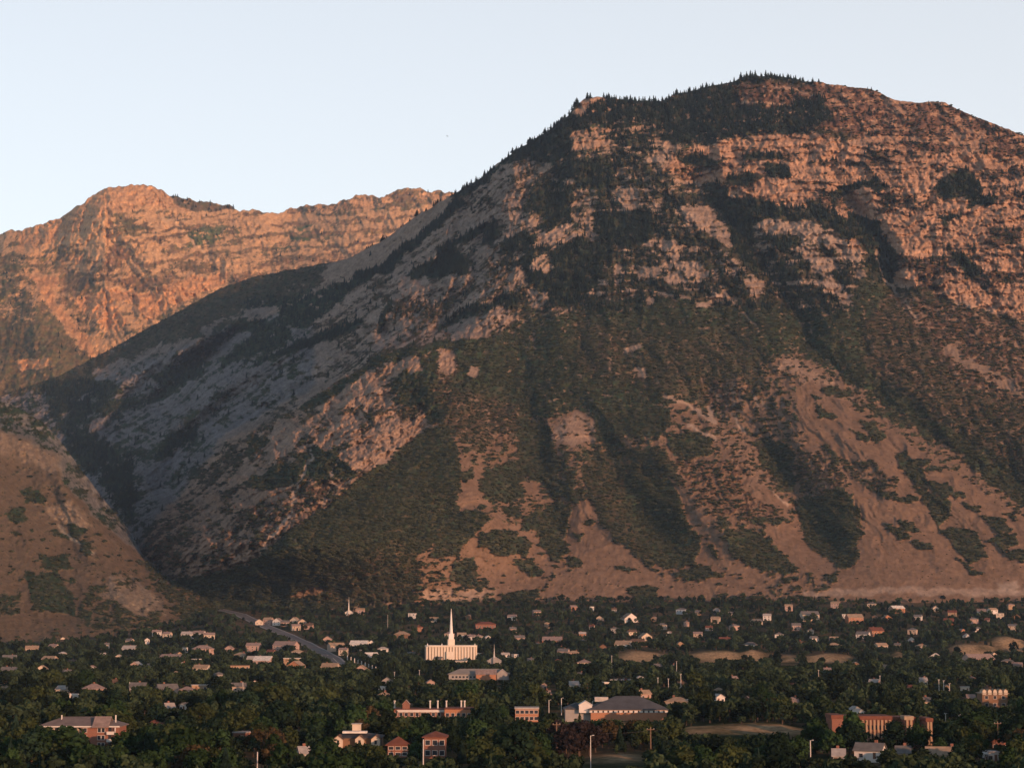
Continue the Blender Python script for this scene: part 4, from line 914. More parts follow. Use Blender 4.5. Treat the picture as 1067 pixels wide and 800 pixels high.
def at(px, py_base):
    Y = ground_hit(px, py_base); x, _, _ = unproj(px, py_base, Y); return float(x), Y, float(ground(x, Y)), Y / F
def big(name, px, py_base, label, cat, rz=0.0):
    x, Y, g, s = at(px, py_base)
    o = empty(name, (x, Y, g), rz); tag(o, label, cat)
    return o, s
def vis(x0, x1, y0, y1, Y): VIS.append((x0, x1, y0, y1, Y))

# ---- the white temple with its spire
M_TEMPLE = mat_plain('temple_stone', (0.68, 0.61, 0.51), .06, .3)
M_TEMPLE_REC = mat_plain('temple_grille', (0.50, 0.40, 0.31), .08, .6)
M_SPIRE = mat_plain('spire_white', (0.76, 0.74, 0.70), .04, .2)
tp_, s = big('temple', 469.5, 689, 'cream stone temple with vertical ribs and one tall white spire', 'temple')
TY = tp_.location.y; W = 54 * s; H = 16.5 * s; D = 38 * s
def rrect(x0, x1, y0, y1, r, k=5):
    P = []
    for cx, cy, a0 in ((x1 - r, y0 + r, -90), (x1 - r, y1 - r, 0), (x0 + r, y1 - r, 90), (x0 + r, y0 + r, 180)):
        for j in range(k + 1):
            a = math.radians(a0 + 90 * j / k); P.append((cx + r * math.cos(a), cy + r * math.sin(a)))
    return P
def prism(mb, P, z0, z1):
    n = len(P); v = [(a, b, z0) for a, b in P] + [(a, b, z1) for a, b in P]
    f = [(i, (i + 1) % n, n + (i + 1) % n, n + i) for i in range(n)] + [tuple(reversed(range(n))), tuple(range(n, 2 * n))]
    return mb.add(v, f)
prism(MB(), rrect(-W / 2 + 1.2, W / 2 - 1.2, 1.2, D - 1.2, 6), 1.0, H - 1.2).build('wall', M_TEMPLE_REC, tp_)
prism(MB(), rrect(-W / 2 - 1, W / 2 + 1, -1, D + 1, 7), -2.0, 1.6).build('plinth', M_TEMPLE, tp_)
cor = prism(MB(), rrect(-W / 2, W / 2, 0, D, 7), H - 1.6, H).build('cornice', M_TEMPLE, tp_)
P = rrect(-W / 2 + .5, W / 2 - .5, .5, D - .5, 6.5)
nr = 17
for k in range(nr):
    cx = -W / 2 + 2.6 + (W - 5.2) * k / (nr - 1)
    MB().box(cx - .85, cx + .85, 0.2, 1.9, 1.2, H - 1.3).build('rib', M_TEMPLE, tp_)
for sx in (-1, 1):
    for k in range(6):
        cy = 7 + (D - 14) * k / 5; xx = sx * (W / 2 - 1.0)
        MB().box(min(xx, xx + sx * .8), max(xx, xx + sx * .8), cy - .8, cy + .8, 1.2, H - 1.3).build('rib', M_TEMPLE, tp_)
MB().box(-4.2, 4.2, -2.2, 0.15, 0.2, H * .62).build('entrance', M_TEMPLE, tp_)
for fx in (-W / 2 + 3, -W * .17, W / 2 - 2):
    MB().lathe(fx, 3, [(.5, H), (.45, H + 1.6), (.1, H + 2.0)], 8).build('finial', M_SPIRE, cor)
cy = D * .42
t1 = prism(MB(), rrect(-3.7, 3.7, cy - 3.7, cy + 3.7, 1.2, 3), H + .003, H + 6.2).build('tower', M_TEMPLE, tp_)
prism(MB(), rrect(-2.7, 2.7, cy - 2.7, cy + 2.7, .9, 3), H + 6.2, H + 11.8).build('tower_tier', M_SPIRE, tp_)
MB().lathe(0, cy, [(1.9, H + 11.8), (1.75, H + 14.5), (1.3, H + 22), (.85, H + 30), (.45, H + 34.5), (.2, H + 36)], 8, math.pi / 8).build('spire', M_SPIRE, tp_)
MB().lathe(0, cy, [(.25, H + 36), (.35, H + 36.7), (.2, H + 37.6), (.05, H + 38.2)], 6).build('finial', M_SPIRE, tp_)
register(tp_, 469.5, 670, None); vis(441, 498, 638, 687, TY)

# ---- long low school below the temple
so, s = big('school_building', 499, 708, 'long low school with wide grey roof and orange brick entrance', 'school')
L = 62 * s
MB().box(-L / 2, L / 2, 0, 16, -3, 4.0).build('wall', WM['grey'], so)
MB().add(*hip_roof(-L / 2, L / 2, 0, 16, 4.0, 3.8, 1.0)).build('roof', mat_plain('school_roof', (0.24, 0.225, 0.205), .12, .3), so)
e = MB().add(*gable_wall(-2, 13, -7, 3, -3, 4.2, 3.0, True)).build('entrance_block', WM['orange'], so)
MB().add(*gable_roof(-2, 13, -7, 3, 4.22, 3.0, .25, True)).build('entrance_roof', RM['pinkish'], so)
MB().add(*gable_wall(L / 2 - 9, L / 2 - 1, -2.5, 8, -3, 4.6, 3.2, False)).build('gable_end', WM['grey'], so)
MB().add(*gable_roof(L / 2 - 9, L / 2 - 1, -2.5, 8, 4.62, 3.2, .25, False)).build('gable_roof', RM['pale'], so)
for k in range(10): window(so, -L / 2 + 3 + k * 2.7, 1.2, 1.7, 1.6, 0)
register(so, 499, 702, None); vis(467, 532, 695, 708, so.location.y)

# ---- churches with small spires
def church(px, pyb, w_px, spire_top, label, wall, roof):
    o, s = big('church', px, pyb, label, 'church')
    w = w_px * s; dd = w * 1.3
    MB().add(*gable_wall(-w / 2, w / 2, 0, dd, -3, 4.2, w * .3, False)).build('wall', WM[wall], o)
    MB().add(*gable_roof(-w / 2, w / 2, 0, dd, 4.22, w * .3, .25, False)).build('roof', RM[roof], o)
    zt = (pyb - spire_top) * s
    MB().box(-1.2, 1.2, -2.2, -.005, -2, 7.5).build('tower', WM[wall], o)
    MB().lathe(0, -1.1, [(1.15, 7.5), (.5, 7.5 + (zt - 7.5) * .5), (.08, zt)], 4, math.pi / 4).build('spire', M_SPIRE if wall == 'white' else M_METAL, o)
    MB().box(-.9, .9, -2.26, -2.2, -.2, 2.2).build('door', M_DOOR, o)
    for k in (-1, 1): window(o, k * w * .3, 1.3, 1.0, 1.8, 0)
    register(o, px, (spire_top + pyb) / 2, None); vis(px - w_px / 2, px + w_px / 2, spire_top, pyb - 2, o.location.y)
    return o
church(363.5, 641, 8, 622, 'white chapel with a thin spire at the foot of the dark slope', 'white', 'white')
church(515, 693, 15, 671, 'grey church with thin grey spire just right of the temple', 'grey', 'pale')

# ---- red brick block behind the temple
def block(px, pyb, wpx, hpx, dpt, wall, roofk, kind, label, floors=2, rz=0.0, cat='building', name='brick_building', nwin=None, rise=None):
    o, s = big(name, px, pyb, label, cat, rz)
    w = wpx * s; h = hpx * s
    MB().box(-w / 2, w / 2, 0, dpt, -3, h).build('wall', WM[wall], o)
    rh = (rise if rise is not None else 4.5) * s
    if kind == 'hip': MB().add(*hip_roof(-w / 2, w / 2, 0, dpt, h, rh, .8)).build('roof', RM[roofk], o)
    elif kind == 'gable':
        MB().add(*gable_wall(-w / 2 + .02, w / 2 - .02, .02, dpt - .02, h + .002, h + .01, rh, True)).build('gable', WM[wall], o)
        MB().add(*gable_roof(-w / 2, w / 2, 0, dpt, h + .02, rh, .3, True, .7)).build('roof', RM[roofk], o)
    else:
        MB().box(-w / 2 - .3, w / 2 + .3, -.3, dpt + .3, h - .02, h + .7).build('roof', RM[roofk], o)
    nw = nwin or max(3, int(w / 4.2)); fh = h / floors
    for f in range(floors):
        for k in range(nw):
            window(o, -w / 2 + w * (k + .5) / nw, f * fh + fh * .3, 1.6, min(1.6, fh * .5), 0)
    register(o, px, pyb - hpx * .7, None); vis(px - wpx / 2, px + wpx / 2, pyb - hpx - rh / s, pyb - 2, o.location.y)
    return o
block(506, 655, 21, 4.5, 14, 'brick', 'red', 'hip', 'long red brick hall above the houses behind the temple', 1, rise=2.5)

# ---- apartment block at lower left
ap, s = big('apartment_block', 82, 781, 'long red brick apartment block with grey roof at the lower left', 'building', 0.0)
W1 = 36 * s; hA = 23 * s
MB().box(0.2 * s * 10, 41 * s, 0, 14, -4, hA).build('brick_wall', WM['brick'], ap)
MB().box(-40 * s, 0.2 * s * 10 - .004, 1.2, 14, -4, hA).build('pale_wall', WM['beige'], ap)
MB().add(*hip_roof(-42 * s, 41 * s, 0, 15, hA, 3.1, .7)).build('roof', mat_plain('apartment_roof', (0.16, 0.135, 0.13), .18, .4), ap)
MB().add(*gable_roof(15 * s, 30 * s, -1.2, 9, hA + .05, 3.3, .25, True, .4)).build('roof_ridge', RM['pinkish'], ap)
MB().box(-41.5 * s, 42 * s, -.75, -.45, hA - .12, hA + .32).build('gutter', M_TRIM, ap)
for f in range(3):
    zz = .9 + f * 2.65
    for xx in (6, 21, 24.5): window(ap, xx * s, zz, 1.3, 1.5, 0)
    for xx in (-36, -30, -24, -18, -10, -5): window(ap, xx * s, zz, 1.3, 1.5, 1.2)
    MB().box(30 * s, 33.5 * s, -.06, .1, zz - .5, zz + 1.9).build('window', M_GLASS, ap)
    bl = MB().box(29 * s, 38 * s, -1.4, -.003, zz - .8, zz - .6).build('balcony', M_TRIM, ap)
    MB().box(29 * s, 38 * s, -1.4, -1.32, zz - .6, zz + .35).build('railing', M_TRIM, bl)
MB().box(37.2 * s, 38.2 * s, -1.4, -1.0, -1, hA - .2).build('balcony_post', M_TRIM, ap)
MB().box(-22 * s, -21 * s, 5, 5.7, hA + 1, hA + 4).build('vent', M_TRIM, ap); MB().box(34 * s, 35 * s, 5, 5.7, hA + 1, hA + 4).build('vent', M_TRIM, ap)
register(ap, 82, 762, None); vis(84, 124, 747, 776, ap.location.y); vis(42, 84, 747, 757, ap.location.y)

# ---- long dark brick building with white roof edge, centre
lb, s = big('brick_building', 450, 749, 'long dark brick building with bright white roof edge', 'building')
MB().box(-42 * s, 13 * s, 4, 20, -3, 9 * s).build('brick_wall', WM['brick'], lb)
MB().box(13 * s, 42 * s, 0, 18, -3, 10 * s).build('brick_wing', WM['orange'], lb)
MB().box(-36.5 * s, 12.6 * s, 3.2, 3.7, 9 * s - 1.0, 9 * s + .1).build('roof_edge', M_TRIM, lb)
MB().box(-42.4 * s, 12.8 * s, 3.7, 20.3, 9 * s, 9 * s + .45).build('roof', RM['red'], lb)
MB().box(12.9 * s, 42.4 * s, -.4, 18.3, 10 * s, 10 * s + .5).build('wing_roof', RM['red'], lb)
MB().add(*gable_wall(-31 * s, -24 * s, 6, 12, 9 * s + .46, 9 * s + 2.6, 1.8, False)).build('dormer', WM['brick'], lb)
MB().add(*gable_roof(-31 * s, -24 * s, 6, 12, 9 * s + 2.62, 1.8, .2, False, .3)).build('dormer_roof', RM['pinkish'], lb)
for k in range(9): window(lb, -38 * s + k * 5.6 * s, 1.2, 1.5, 1.6, 4)
for k in range(5): window(lb, 16 * s + k * 5.6 * s, 1.2, 1.5, 1.6, 0)
for xx in (-40, -3, 5, 14, 29.5, 33):
    MB().lathe(xx * s, 12, [(.4, 9 * s + .4), (.35, 9 * s + 3.4), (.5, 9 * s + 3.6), (.5, 9 * s + 4.1)], 6).build('roof_vent', M_TRIM, lb)
register(lb, 450, 740, None); vis(409, 492, 730, 746, lb.location.y)

# ---- big hall with dark hip roof
hl, s = big('brick_hall', 642, 753, 'large brick hall under a broad dark grey hip roof', 'building')
x0, x1 = -26 * s, 52 * s; hb = 11.5 * s
M_HROOF = mat_plain('hall_roof', (0.085, 0.09, 0.10), .2, .25)
MB().box(x0, x1, 0, 24, -3, hb).build('brick_wall', WM['orange'], hl)
MB().add(*hip_roof(x0, x1, 0, 24, hb, 12.5 * s, 1.0)).build('roof', M_HROOF, hl)
MB().box(-52 * s, x0 - .004, 4, 18, -3, hb).build('side_wing', WM['grey'], hl)
MB().add(*hip_roof(-52 * s, x0 - 1.01, 4, 18, hb, 6 * s, .8)).build('wing_roof', M_HROOF, hl)
MB().box(x0 - .6, x1 + .6, -.35, -.003, hb - 1.3, hb - .3).build('fascia', M_TRIM, hl)
for k in range(15): MB().box(x0 + (k + .3) * (x1 - x0) / 15, x0 + (k + .62) * (x1 - x0) / 15, -.42, -.35, hb - 1.25, hb - .35).build('window', M_GLASS, hl)
MB().box(-21 * s, -7 * s, 9, 15, hb + 7.5 * s, hb + 12 * s).build('skylight', RM['pale'], hl)
MB().add(*gable_wall(-38 * s, -24.5 * s, 1.5, 10, hb - 1.5, hb + 2.0, 1.8, False)).build('gable_porch', WM['white'], hl)
MB().add(*gable_roof(-38 * s, -24.5 * s, 1.5, 10, hb + 2.02, 1.8, .2, False, .3)).build('porch_roof', RM['white'], hl)
register(hl, 642, 738, None); vis(589, 696, 724, 750, hl.location.y)
block(549, 752, 24, 13, 12, 'orange', 'pale', 'flat', 'small orange brick building left of the dark-roofed hall', 2, name='brick_building', nwin=5)

# ---- cream houses and brick houses at the lower centre
ch, s = big('cream_building', 372, 786, 'cream building with square tower and three pointed gables', 'building')
MB().box(-22 * s, 24 * s, 0, 16, -3, 16 * s).build('wall', WM['brown'], ch)
MB().add(*hip_roof(-22 * s, 24 * s, 0, 16, 16 * s, 5 * s, .5)).build('roof', RM['dark'], ch)
MB().box(-7 * s, 1.5 * s, 8, 12, 16 * s, 29 * s).build('tower', WM['cream'], ch)
MB().box(-8 * s, 2.5 * s, 7.6, 12.4, 29 * s, 29.6 * s).build('tower_roof', RM['pale'], ch)
MB().box(-16 * s, 9 * s, 3, 7.5, 20.5 * s, 22.5 * s).build('roof_deck', RM['white'], ch)
for gx in (-19, 3, 19.5):
    dm = MB().add(*gable_wall((gx - 4.5) * s, (gx + 4.5) * s, -2.5, 6, 6 * s, 15.5 * s, 3.6 * s, False)).build('gable_front', WM['cream'], ch)
    MB().add(*gable_roof((gx - 4.5) * s, (gx + 4.5) * s, -2.5, 6, 15.5 * s + .02, 3.6 * s, .22, False, .35)).build('gable_roof', RM['brown'], dm)
    MB().box((gx - 1.2) * s, (gx + 1.2) * s, -2.56, -2.45, 10.5 * s, 14.5 * s).build('window', M_GLASS, dm)
MB().box(-27 * s, -18 * s, -7, -3, -2, 9.5 * s).build('porch', WM['white'], ch)
register(ch, 372, 765, None); vis(347, 398, 755, 774, ch.location.y); vis(345, 356, 774, 783, ch.location.y)
block(414.5, 789, 21, 12, 11, 'brick', 'red', 'hip', 'left of two brick houses with dark red hip roofs, lower centre', 2, name='brick_house', rise=8)
block(453, 790, 22, 21, 11, 'brick', 'red', 'hip', 'right and taller of two brick houses with red roofs, lower centre', 2, name='brick_house', rise=5)

# ---- red brick complex lower right
rc, s = big('brick_complex', 920, 781, 'red brick complex with tall pilasters and dark red roof, lower right', 'building')
def wing(x0, x1, y0, dp, h, roof='red', pil=0):
    MB().box(x0 * s, x1 * s, y0, y0 + dp, -3, h * s).build('wall', WM['brick'], rc)
    MB().box(x0 * s - .3, x1 * s + .3, y0 - .3, y0 + dp + .3, h * s, h * s + 1.4).build('roof', RM[roof], rc)
    for k in range(pil): 
        xx = (x0 + (x1 - x0) * (k + .5) / pil) * s
        MB().box(xx - .35, xx + .35, y0 - .45, y0 - .003, 0, h * s - .02).build('pilaster', WM['tan'], rc)
        if k < pil - 1:
            for f in range(3): window(rc, xx + (x1 - x0) / pil * s / 2, 1 + f * 3, .7, 1.6, y0, frame=False)
wing(-51, -40, 2, 14, 31); wing(-39.8, 12, 5, 14, 29.5, 'red', 13); wing(12.3, 38, 9, 12, 28, 'red', 5); wing(24, 32, 1, 7.4, 30, 'tan', 2); wing(46, 52, 1, 12, 28, 'red', 2); wing(38.2, 45.8, 6, 10, 20, 'red', 2)
register(rc, 920, 762, None); vis(867, 872, 748, 764, rc.location.y); vis(902, 926, 748, 768, rc.location.y); vis(944, 952, 748, 780, rc.location.y); vis(964, 972, 750, 768, rc.location.y)
block(1037, 738, 26, 15, 12, 'brown', 'tan', 'hip', 'long brown building with row of cream dormers at right edge', 2, name='dormered_building', rise=4)
dbo = THINGS[-1][0]; s = dbo.location.y / F
for k in range(5):
    xx = (-11 + k * 5.5) * s
    dd = MB().add(*gable_wall(xx - 1.9 * s, xx + 1.9 * s, -.8, 5, 15 * s - .5, 18 * s, 1.5 * s, False)).build('dormer', WM['cream'], dbo)
    MB().add(*gable_roof(xx - 1.9 * s, xx + 1.9 * s, -.8, 5, 18 * s + .02, 1.5 * s, .2, False, .2)).build('dormer_roof', RM['tan'], dd)

# ------------------------------------------------------------------ poles, lamps, posts
def pole(px, top, bot, label, kind='post', base_extra=3.0, group=None, r=.16):
    Y = ground_hit(px, bot + base_extra); x, _, _ = unproj(px, bot, Y); g = float(ground(x, Y)); s = Y / F
    zt = float(unproj(px, top, Y)[2]) - g
    nm = {'post': 'light_pole', 'lamp': 'street_lamp', 'utility': 'utility_pole', 'white': 'white_post'}[kind]
    o = empty(nm, (float(x), Y, g)); tag(o, label, {'post': 'pole', 'lamp': 'street lamp', 'utility': 'utility pole', 'white': 'post'}[kind], group)
    mt = M_WOOD if kind == 'utility' else M_POLEW
    MB().lathe(0, 0, [(r * 1.3, -1), (r, zt)], 8).build('shaft', mt, o)
    if kind == 'lamp':
        MB().bar((0, 0, zt - .15), (.75, -.15, zt + .1), .07).build('arm', mt, o)
        MB().box(.45, 1.15, -.35, .05, zt + .02, zt + .22).build('lamp_head', M_METAL, o)
    elif kind == 'post':
        MB().box(-.6, .6, -.1, .1, zt - .05, zt + .15).build('crossbar', mt, o)
        for q in (-.4, .4): MB().box(q - .2, q + .2, -.4, -.102, zt - .1, zt + .3).build('floodlight', M_METAL, o)
    elif kind == 'utility':
        MB().box(-1.4, 1.4, -.2, -.01, zt - 1.0, zt - .75).build('crossarm', mt, o)
        for q in (-1.2, 0, 1.2): MB().lathe(q, -.1, [(.07, zt - .75), (.12, zt - .6), (.06, zt - .4)], 6).build('insulator', M_METAL, o)
    vis(px - 1.5, px + 1.5, top, bot, Y)
    register(o, px, (top + bot) / 2, None)
    return o
FL = 'tall sports field light poles'
pole(637.5, 683, 696, 'pale light pole below the dry grass knolls, left of the field poles', 'post', group=FL)
pole(705, 689, 699, 'short pale light pole below the tan hillside, above the field poles', 'post', group=FL)
pole(685.6, 706, 718, 'leftmost of three pale field light poles above the dark-roofed hall', 'post', group=FL)
pole(696.5, 707, 717, 'middle of three pale field light poles above the dark-roofed hall', 'post', group=FL)
pole(709.5, 702, 717, 'tallest and rightmost of three pale field light poles above the hall', 'post', group=FL)
FR = 'pale light poles among the trees at the right'
pole(978.5, 708, 719, 'leftmost of three pale poles between white house and dormered building', 'post', group=FR)
pole(983.5, 709, 719, 'middle of three pale poles between white house and dormered building', 'post', group=FR)
pole(989.5, 712, 720, 'rightmost of three pale poles between white house and dormered building', 'post', group=FR)
pole(985.5, 743, 752, 'left of two white poles right of the red brick complex', 'post', group=FR)
pole(999.5, 744, 753, 'right of two white poles right of the red brick complex', 'post', group=FR)
pole(917, 704, 711, 'short pale pole in dark trees above the white front-gabled house', 'post', group=FR)
pole(853, 698, 705, 'pale pole in the dark trees below the tan slope', 'post', group=FR)
pole(1040, 751, 773, 'tall thin pole above the red house at the right edge', 'utility')
pole(844.6, 771, 789, 'thin pale pole at the bottom left of the red brick complex', 'lamp')
pole(615.5, 766, 801, 'street lamp with bright head in the foreground below the hall', 'lamp', 6, r=.11)
pole(572, 729, 742, 'left of two street lamps between brick building and hall', 'lamp')
pole(585, 727, 742, 'right of two street lamps between brick building and hall', 'lamp')
pole(617.5, 730, 748, 'street lamp standing against the front of the large hall', 'lamp')
pole(411, 700, 706, 'pale pole in trees just right of the grey front-gabled house', 'post')
pole(437, 698, 704, 'pale pole in trees below the temple', 'post')
pole(135, 710, 718, 'white pole beside the grey gabled house at the left', 'white')
pole(253, 710, 720, 'white pole beside the beige house left of centre', 'white')
pole(268, 783, 801, 'white pole in the near trees left of the cream building', 'white', 6)
pole(580, 752, 781, 'wooden utility pole in front of the small orange brick building', 'utility', 4, r=.2)
pole(678, 757, 781, 'wooden utility pole in front of the right end of the hall', 'utility', 4, r=.2)
pole(441, 770, 797, 'pale pole before the taller brick house, lower centre', 'white', 5)
pole(404, 640, 652, 'thin pale pole above the roof of the brown house', 'white')
for k in range(9):
    px = 362 + k * 3.7; py = 684.5 + k * 1.45
    ordn = ('first', 'second', 'third', 'fourth', 'fifth', 'sixth', 'seventh', 'eighth', 'ninth')[k]
    pole(px, py - 1.9, py + 1.9, f'white post beside the street, {ordn} from the left of its row', 'white', 1.2, 'row of white posts along the street', r=.42)
# overhead wires
def wires(pA, pB, dz, label):
    m = MB(); n = 18
    for off in (-1.2, 0, 1.2):
        prev = None
        for k in range(n + 1):
            t = k / n; p = Vector(pA).lerp(Vector(pB), t) + Vector((0, off * .6, dz - 1.8 * 4 * t * (1 - t)))
            if prev is not None: m.bar(prev, p, .018, 4)
            prev = p
    o = m.build('power_line', M_WIRE); tag(o, label, 'power line')
ups = [o for o, *_ in THINGS if o.name.startswith('utility_pole')]
def ptop(o): return (o.location.x, o.location.y, o.location.z + max(v.co.z for v in o.children[0].data.vertices) - .4)
wires(ptop(ups[1]), ptop(ups[2]), 0, 'thin overhead wires between two utility poles before the hall')

# ------------------------------------------------------------------ a few parked cars
M_TYRE = mat_plain('tyre_rubber', (0.02, 0.02, 0.02), .1, 3)
CARP = {k: mat_plain('car_paint_' + k, c, .05, 1, .35, spec=.5) for k, c in dict(white=(.7, .69, .66), silver=(.42, .43, .44), red=(.3, .04, .03), dark=(.04, .045, .055)).items()}
def make_car():
    o = empty('parked_car', (0, 0, 0))
    sec = [(-2.2, .35), (2.2, .35), (2.25, .75), (1.2, .92), (-2.0, .98), (-2.25, .7)]
    v = [(x, -.88, z) for x, z in sec] + [(x, .88, z) for x, z in sec]
    f = [(i, (i + 1) % 6, 6 + (i + 1) % 6, 6 + i) for i in range(6)] + [tuple(reversed(range(6))), tuple(range(6, 12))]
    MB().add(v, f).build('body', CARP['white'], o)
    c = [(-1.75, .94), (.95, .90), (.35, 1.44), (-1.3, 1.46)]
    v = [(x, -.8 if z < 1 else -.66, z) for x, z in c] + [(x, .8 if z < 1 else .66, z) for x, z in c]
    g = MB().add(v, [(0, 1, 5, 4), (1, 2, 6, 5), (2, 3, 7, 6), (3, 0, 4, 7), (3, 2, 1, 0), (4, 5, 6, 7)]).build('windows', M_GLASS, o)
    MB().box(-1.32, .38, -.68, .68, 1.44, 1.49).build('car_roof', CARP['white'], o)
    for sx in (-1.4, 1.4):
        for sy in (-.82, .82):
            w = MB(); w.bar((sx, sy - .1, .33), (sx, sy + .1, .33), .33, 12); w.build('wheel', M_TYRE, o)
    return o
car0 = make_car()
def copy_tree(o, parent=None):
    c = o.copy(); COL.objects.link(c)
    if parent: c.parent = parent
    for ch in list(o.children): copy_tree(ch, c)
    return c
lotY = ground_hit(645, 709)
for k, (cpx, tone) in enumerate(((637, 'white'), (640, 'silver'), (643.4, 'white'), (646.2, 'dark'), (650, 'white'), (653.2, 'red'), (656, 'silver'))):
    c = car0 if k == 0 else copy_tree(car0)
    x = float(unproj(cpx, 708, lotY)[0]); c.location = (x, lotY + (k % 3) * .4, float(ground(x, lotY)) + .02); c.rotation_euler = (0, 0, .9 + .1 * (k % 2))
    for ch in c.children:
        if ch.name.startswith(('body', 'car_roof')):
            ch.data = ch.data.copy(); ch.data.materials[0] = CARP[tone]
    c['category'] = 'car'; c['group'] = 'cars parked in the lot above the hall'
    c['label'] = f"{ {'dark': 'black'}.get(tone, tone)} car in the row parked above the large hall, {('first', 'second', 'third', 'fourth', 'fifth', 'sixth', 'last')[k]} from left" if k < 6 else 'silver car at the right end of the row parked above the large hall'
    s = lotY / F
    VIS.append((cpx - 1.6, cpx + 1.6, 705.5, 708.2, lotY))
# ------------------------------------------------------------------ vegetation
BARK = mat_plain('bark', (0.09, 0.065, 0.048), .25, 2.0)
LEAF = {
 'dark': mat_leaf('leaf_dark_green', (0.014, 0.028, 0.016), .35), 'green': mat_leaf('leaf_green', (0.021, 0.042, 0.016), .35), 'olive': mat_leaf('leaf_olive', (0.034, 0.047, 0.018), .30),
 'rust': mat_leaf('leaf_rusty', (0.050, 0.038, 0.020), .30), 'purple': mat_leaf('leaf_purple', (0.027, 0.021, 0.020), .25), 'conifer': mat_leaf('needle_dark', (0.014, 0.027, 0.019), .35)}
M_TOWNLEAF = mat_leaf('leaf_town_mix', (0.017, 0.032, 0.019), .68, (0.016, 0.014, 0.002))
M_SCRUB = mat_leaf('scrub_oak_leaf', (0.028, 0.042, 0.025), .4, (0.022, 0.010, 0.006))
M_FIR = mat_leaf('fir_needle', (0.015, 0.026, 0.021), .3)

def quads(C, N, S, r):
    """One quad of size S at each centre C, facing N."""
    n = len(C)
    a = r.normal(size=(n, 3)); u = np.cross(N, a); u /= np.linalg.norm(u, axis=1, keepdims=True) + 1e-9
    w = np.cross(N, u); u = u * S[:, None]; w = w * (S * r.uniform(.6, 1.1, n))[:, None]
    V = np.stack([C - u - w * .6, C + u - w, C + u * .7 + w, C - u + w * .8], 1).reshape(-1, 3)
    return V, np.arange(4 * n).reshape(-1, 4)
ICO = None
def ico(sub):
    import bmesh
    bm = bmesh.new(); bmesh.ops.create_icosphere(bm, subdivisions=sub, radius=1.0)
    v = np.array([x.co[:] for x in bm.verts]); f = np.array([[q.index for q in t.verts] for t in bm.faces]); bm.free(); return v, f
IV, IF = ico(2); IV1, IF1 = ico(1)
def tube_np(P, R, k=6):
    V = []; Fc = []
    for i, (p, r_) in enumerate(zip(P, R)):
        for j in range(k): V.append((p[0] + r_ * math.cos(2 * math.pi * j / k), p[1] + r_ * math.sin(2 * math.pi * j / k), p[2]))
        if i:
            for j in range(k): Fc.append(((i - 1) * k + j, (i - 1) * k + (j + 1) % k, i * k + (j + 1) % k, i * k + j))
    return V, Fc
def broadleaf(seed, nleaf, leaf, shape, mat):
    """Unit tree about 1 high: trunk with limbs, and a crown of leaf clumps with gaps. Returns two meshes."""
    r = np.random.default_rng(seed)
    wide, tall0 = {'round': (.40, .30), 'wide': (.52, .34), 'tall': (.27, .22), 'poplar': (.13, .12)}[shape]
    k = {'round': 13, 'wide': 15, 'tall': 13, 'poplar': 11}[shape]
    cl = []
    for i in range(k):
        a = i * 2.399 + r.uniform(-.4, .4); t = (i + .5) / k
        z = tall0 + (.93 - tall0) * (t ** .85); env = math.sin(math.pi * min(1, .12 + .86 * t) ** .75) ** .8
        rad = wide * env * r.uniform(.35, .85)
        s = (.17 if shape != 'poplar' else .11) * r.uniform(.75, 1.3) * (1 if t < .8 else .8)
        cl.append((rad * math.cos(a), rad * math.sin(a), z, s))
    V = []; Fs = []; base = 0
    for (x, y, z, s) in cl:
        v = IV1 * (s * .72) * (1 + .18 * r.normal(size=(len(IV1), 1))) * np.array((1, 1, .8)) + np.array((x, y, z)); V.append(v); Fs.append(np.concatenate([IF1, IF1[:, :1]], 1) + base); base += len(v)
    w = np.array([c[3] ** 2 for c in cl]); w /= w.sum(); idx = r.choice(k, nleaf, p=w)
    d = r.normal(size=(nleaf, 3)); d /= np.linalg.norm(d, axis=1, keepdims=True)
    ctr = np.array([c[:3] for c in cl])[idx]; sz = np.array([c[3] for c in cl])[idx]
    Cc = ctr + d * (sz * r.uniform(.7, 1.18, nleaf))[:, None] * np.array((1, 1, .82))
    N = d + .55 * r.normal(size=d.shape); N /= np.linalg.norm(N, axis=1, keepdims=True)
    qv, qf = quads(Cc, N, leaf * r.uniform(.6, 1.3, nleaf), r)
    V.append(qv); Fs.append(qf + base)
    V = np.concatenate(V); V[:, 2] = np.maximum(V[:, 2], .07)
    crown = bpy.data.meshes.new('crown'); crown.from_pydata(V.tolist(), [], [tuple(q) if q[3] != q[0] else tuple(q[:3]) for q in np.concatenate(Fs).tolist()]); crown.materials.append(mat)
    tv, tf = tube_np([(0, 0, -.12), (0.01, 0, .15), (.0, .01, .45), (.01, 0, .75)], [.035, .028, .02, .008])
    for i in range(5):
        x, y, z, s = cl[i * 2 + 1]; n0 = len(tv)
        v2, f2 = tube_np([(0, 0, max(.12, z - .22)), (x * .6, y * .6, z - .08), (x, y, z)], [.016, .011, .005], 5); tv += v2; tf += [tuple(n0 + q for q in ff) for ff in f2]
    trunk = bpy.data.meshes.new('trunk'); trunk.from_pydata(tv, [], tf); trunk.materials.append(BARK)
    return trunk, crown
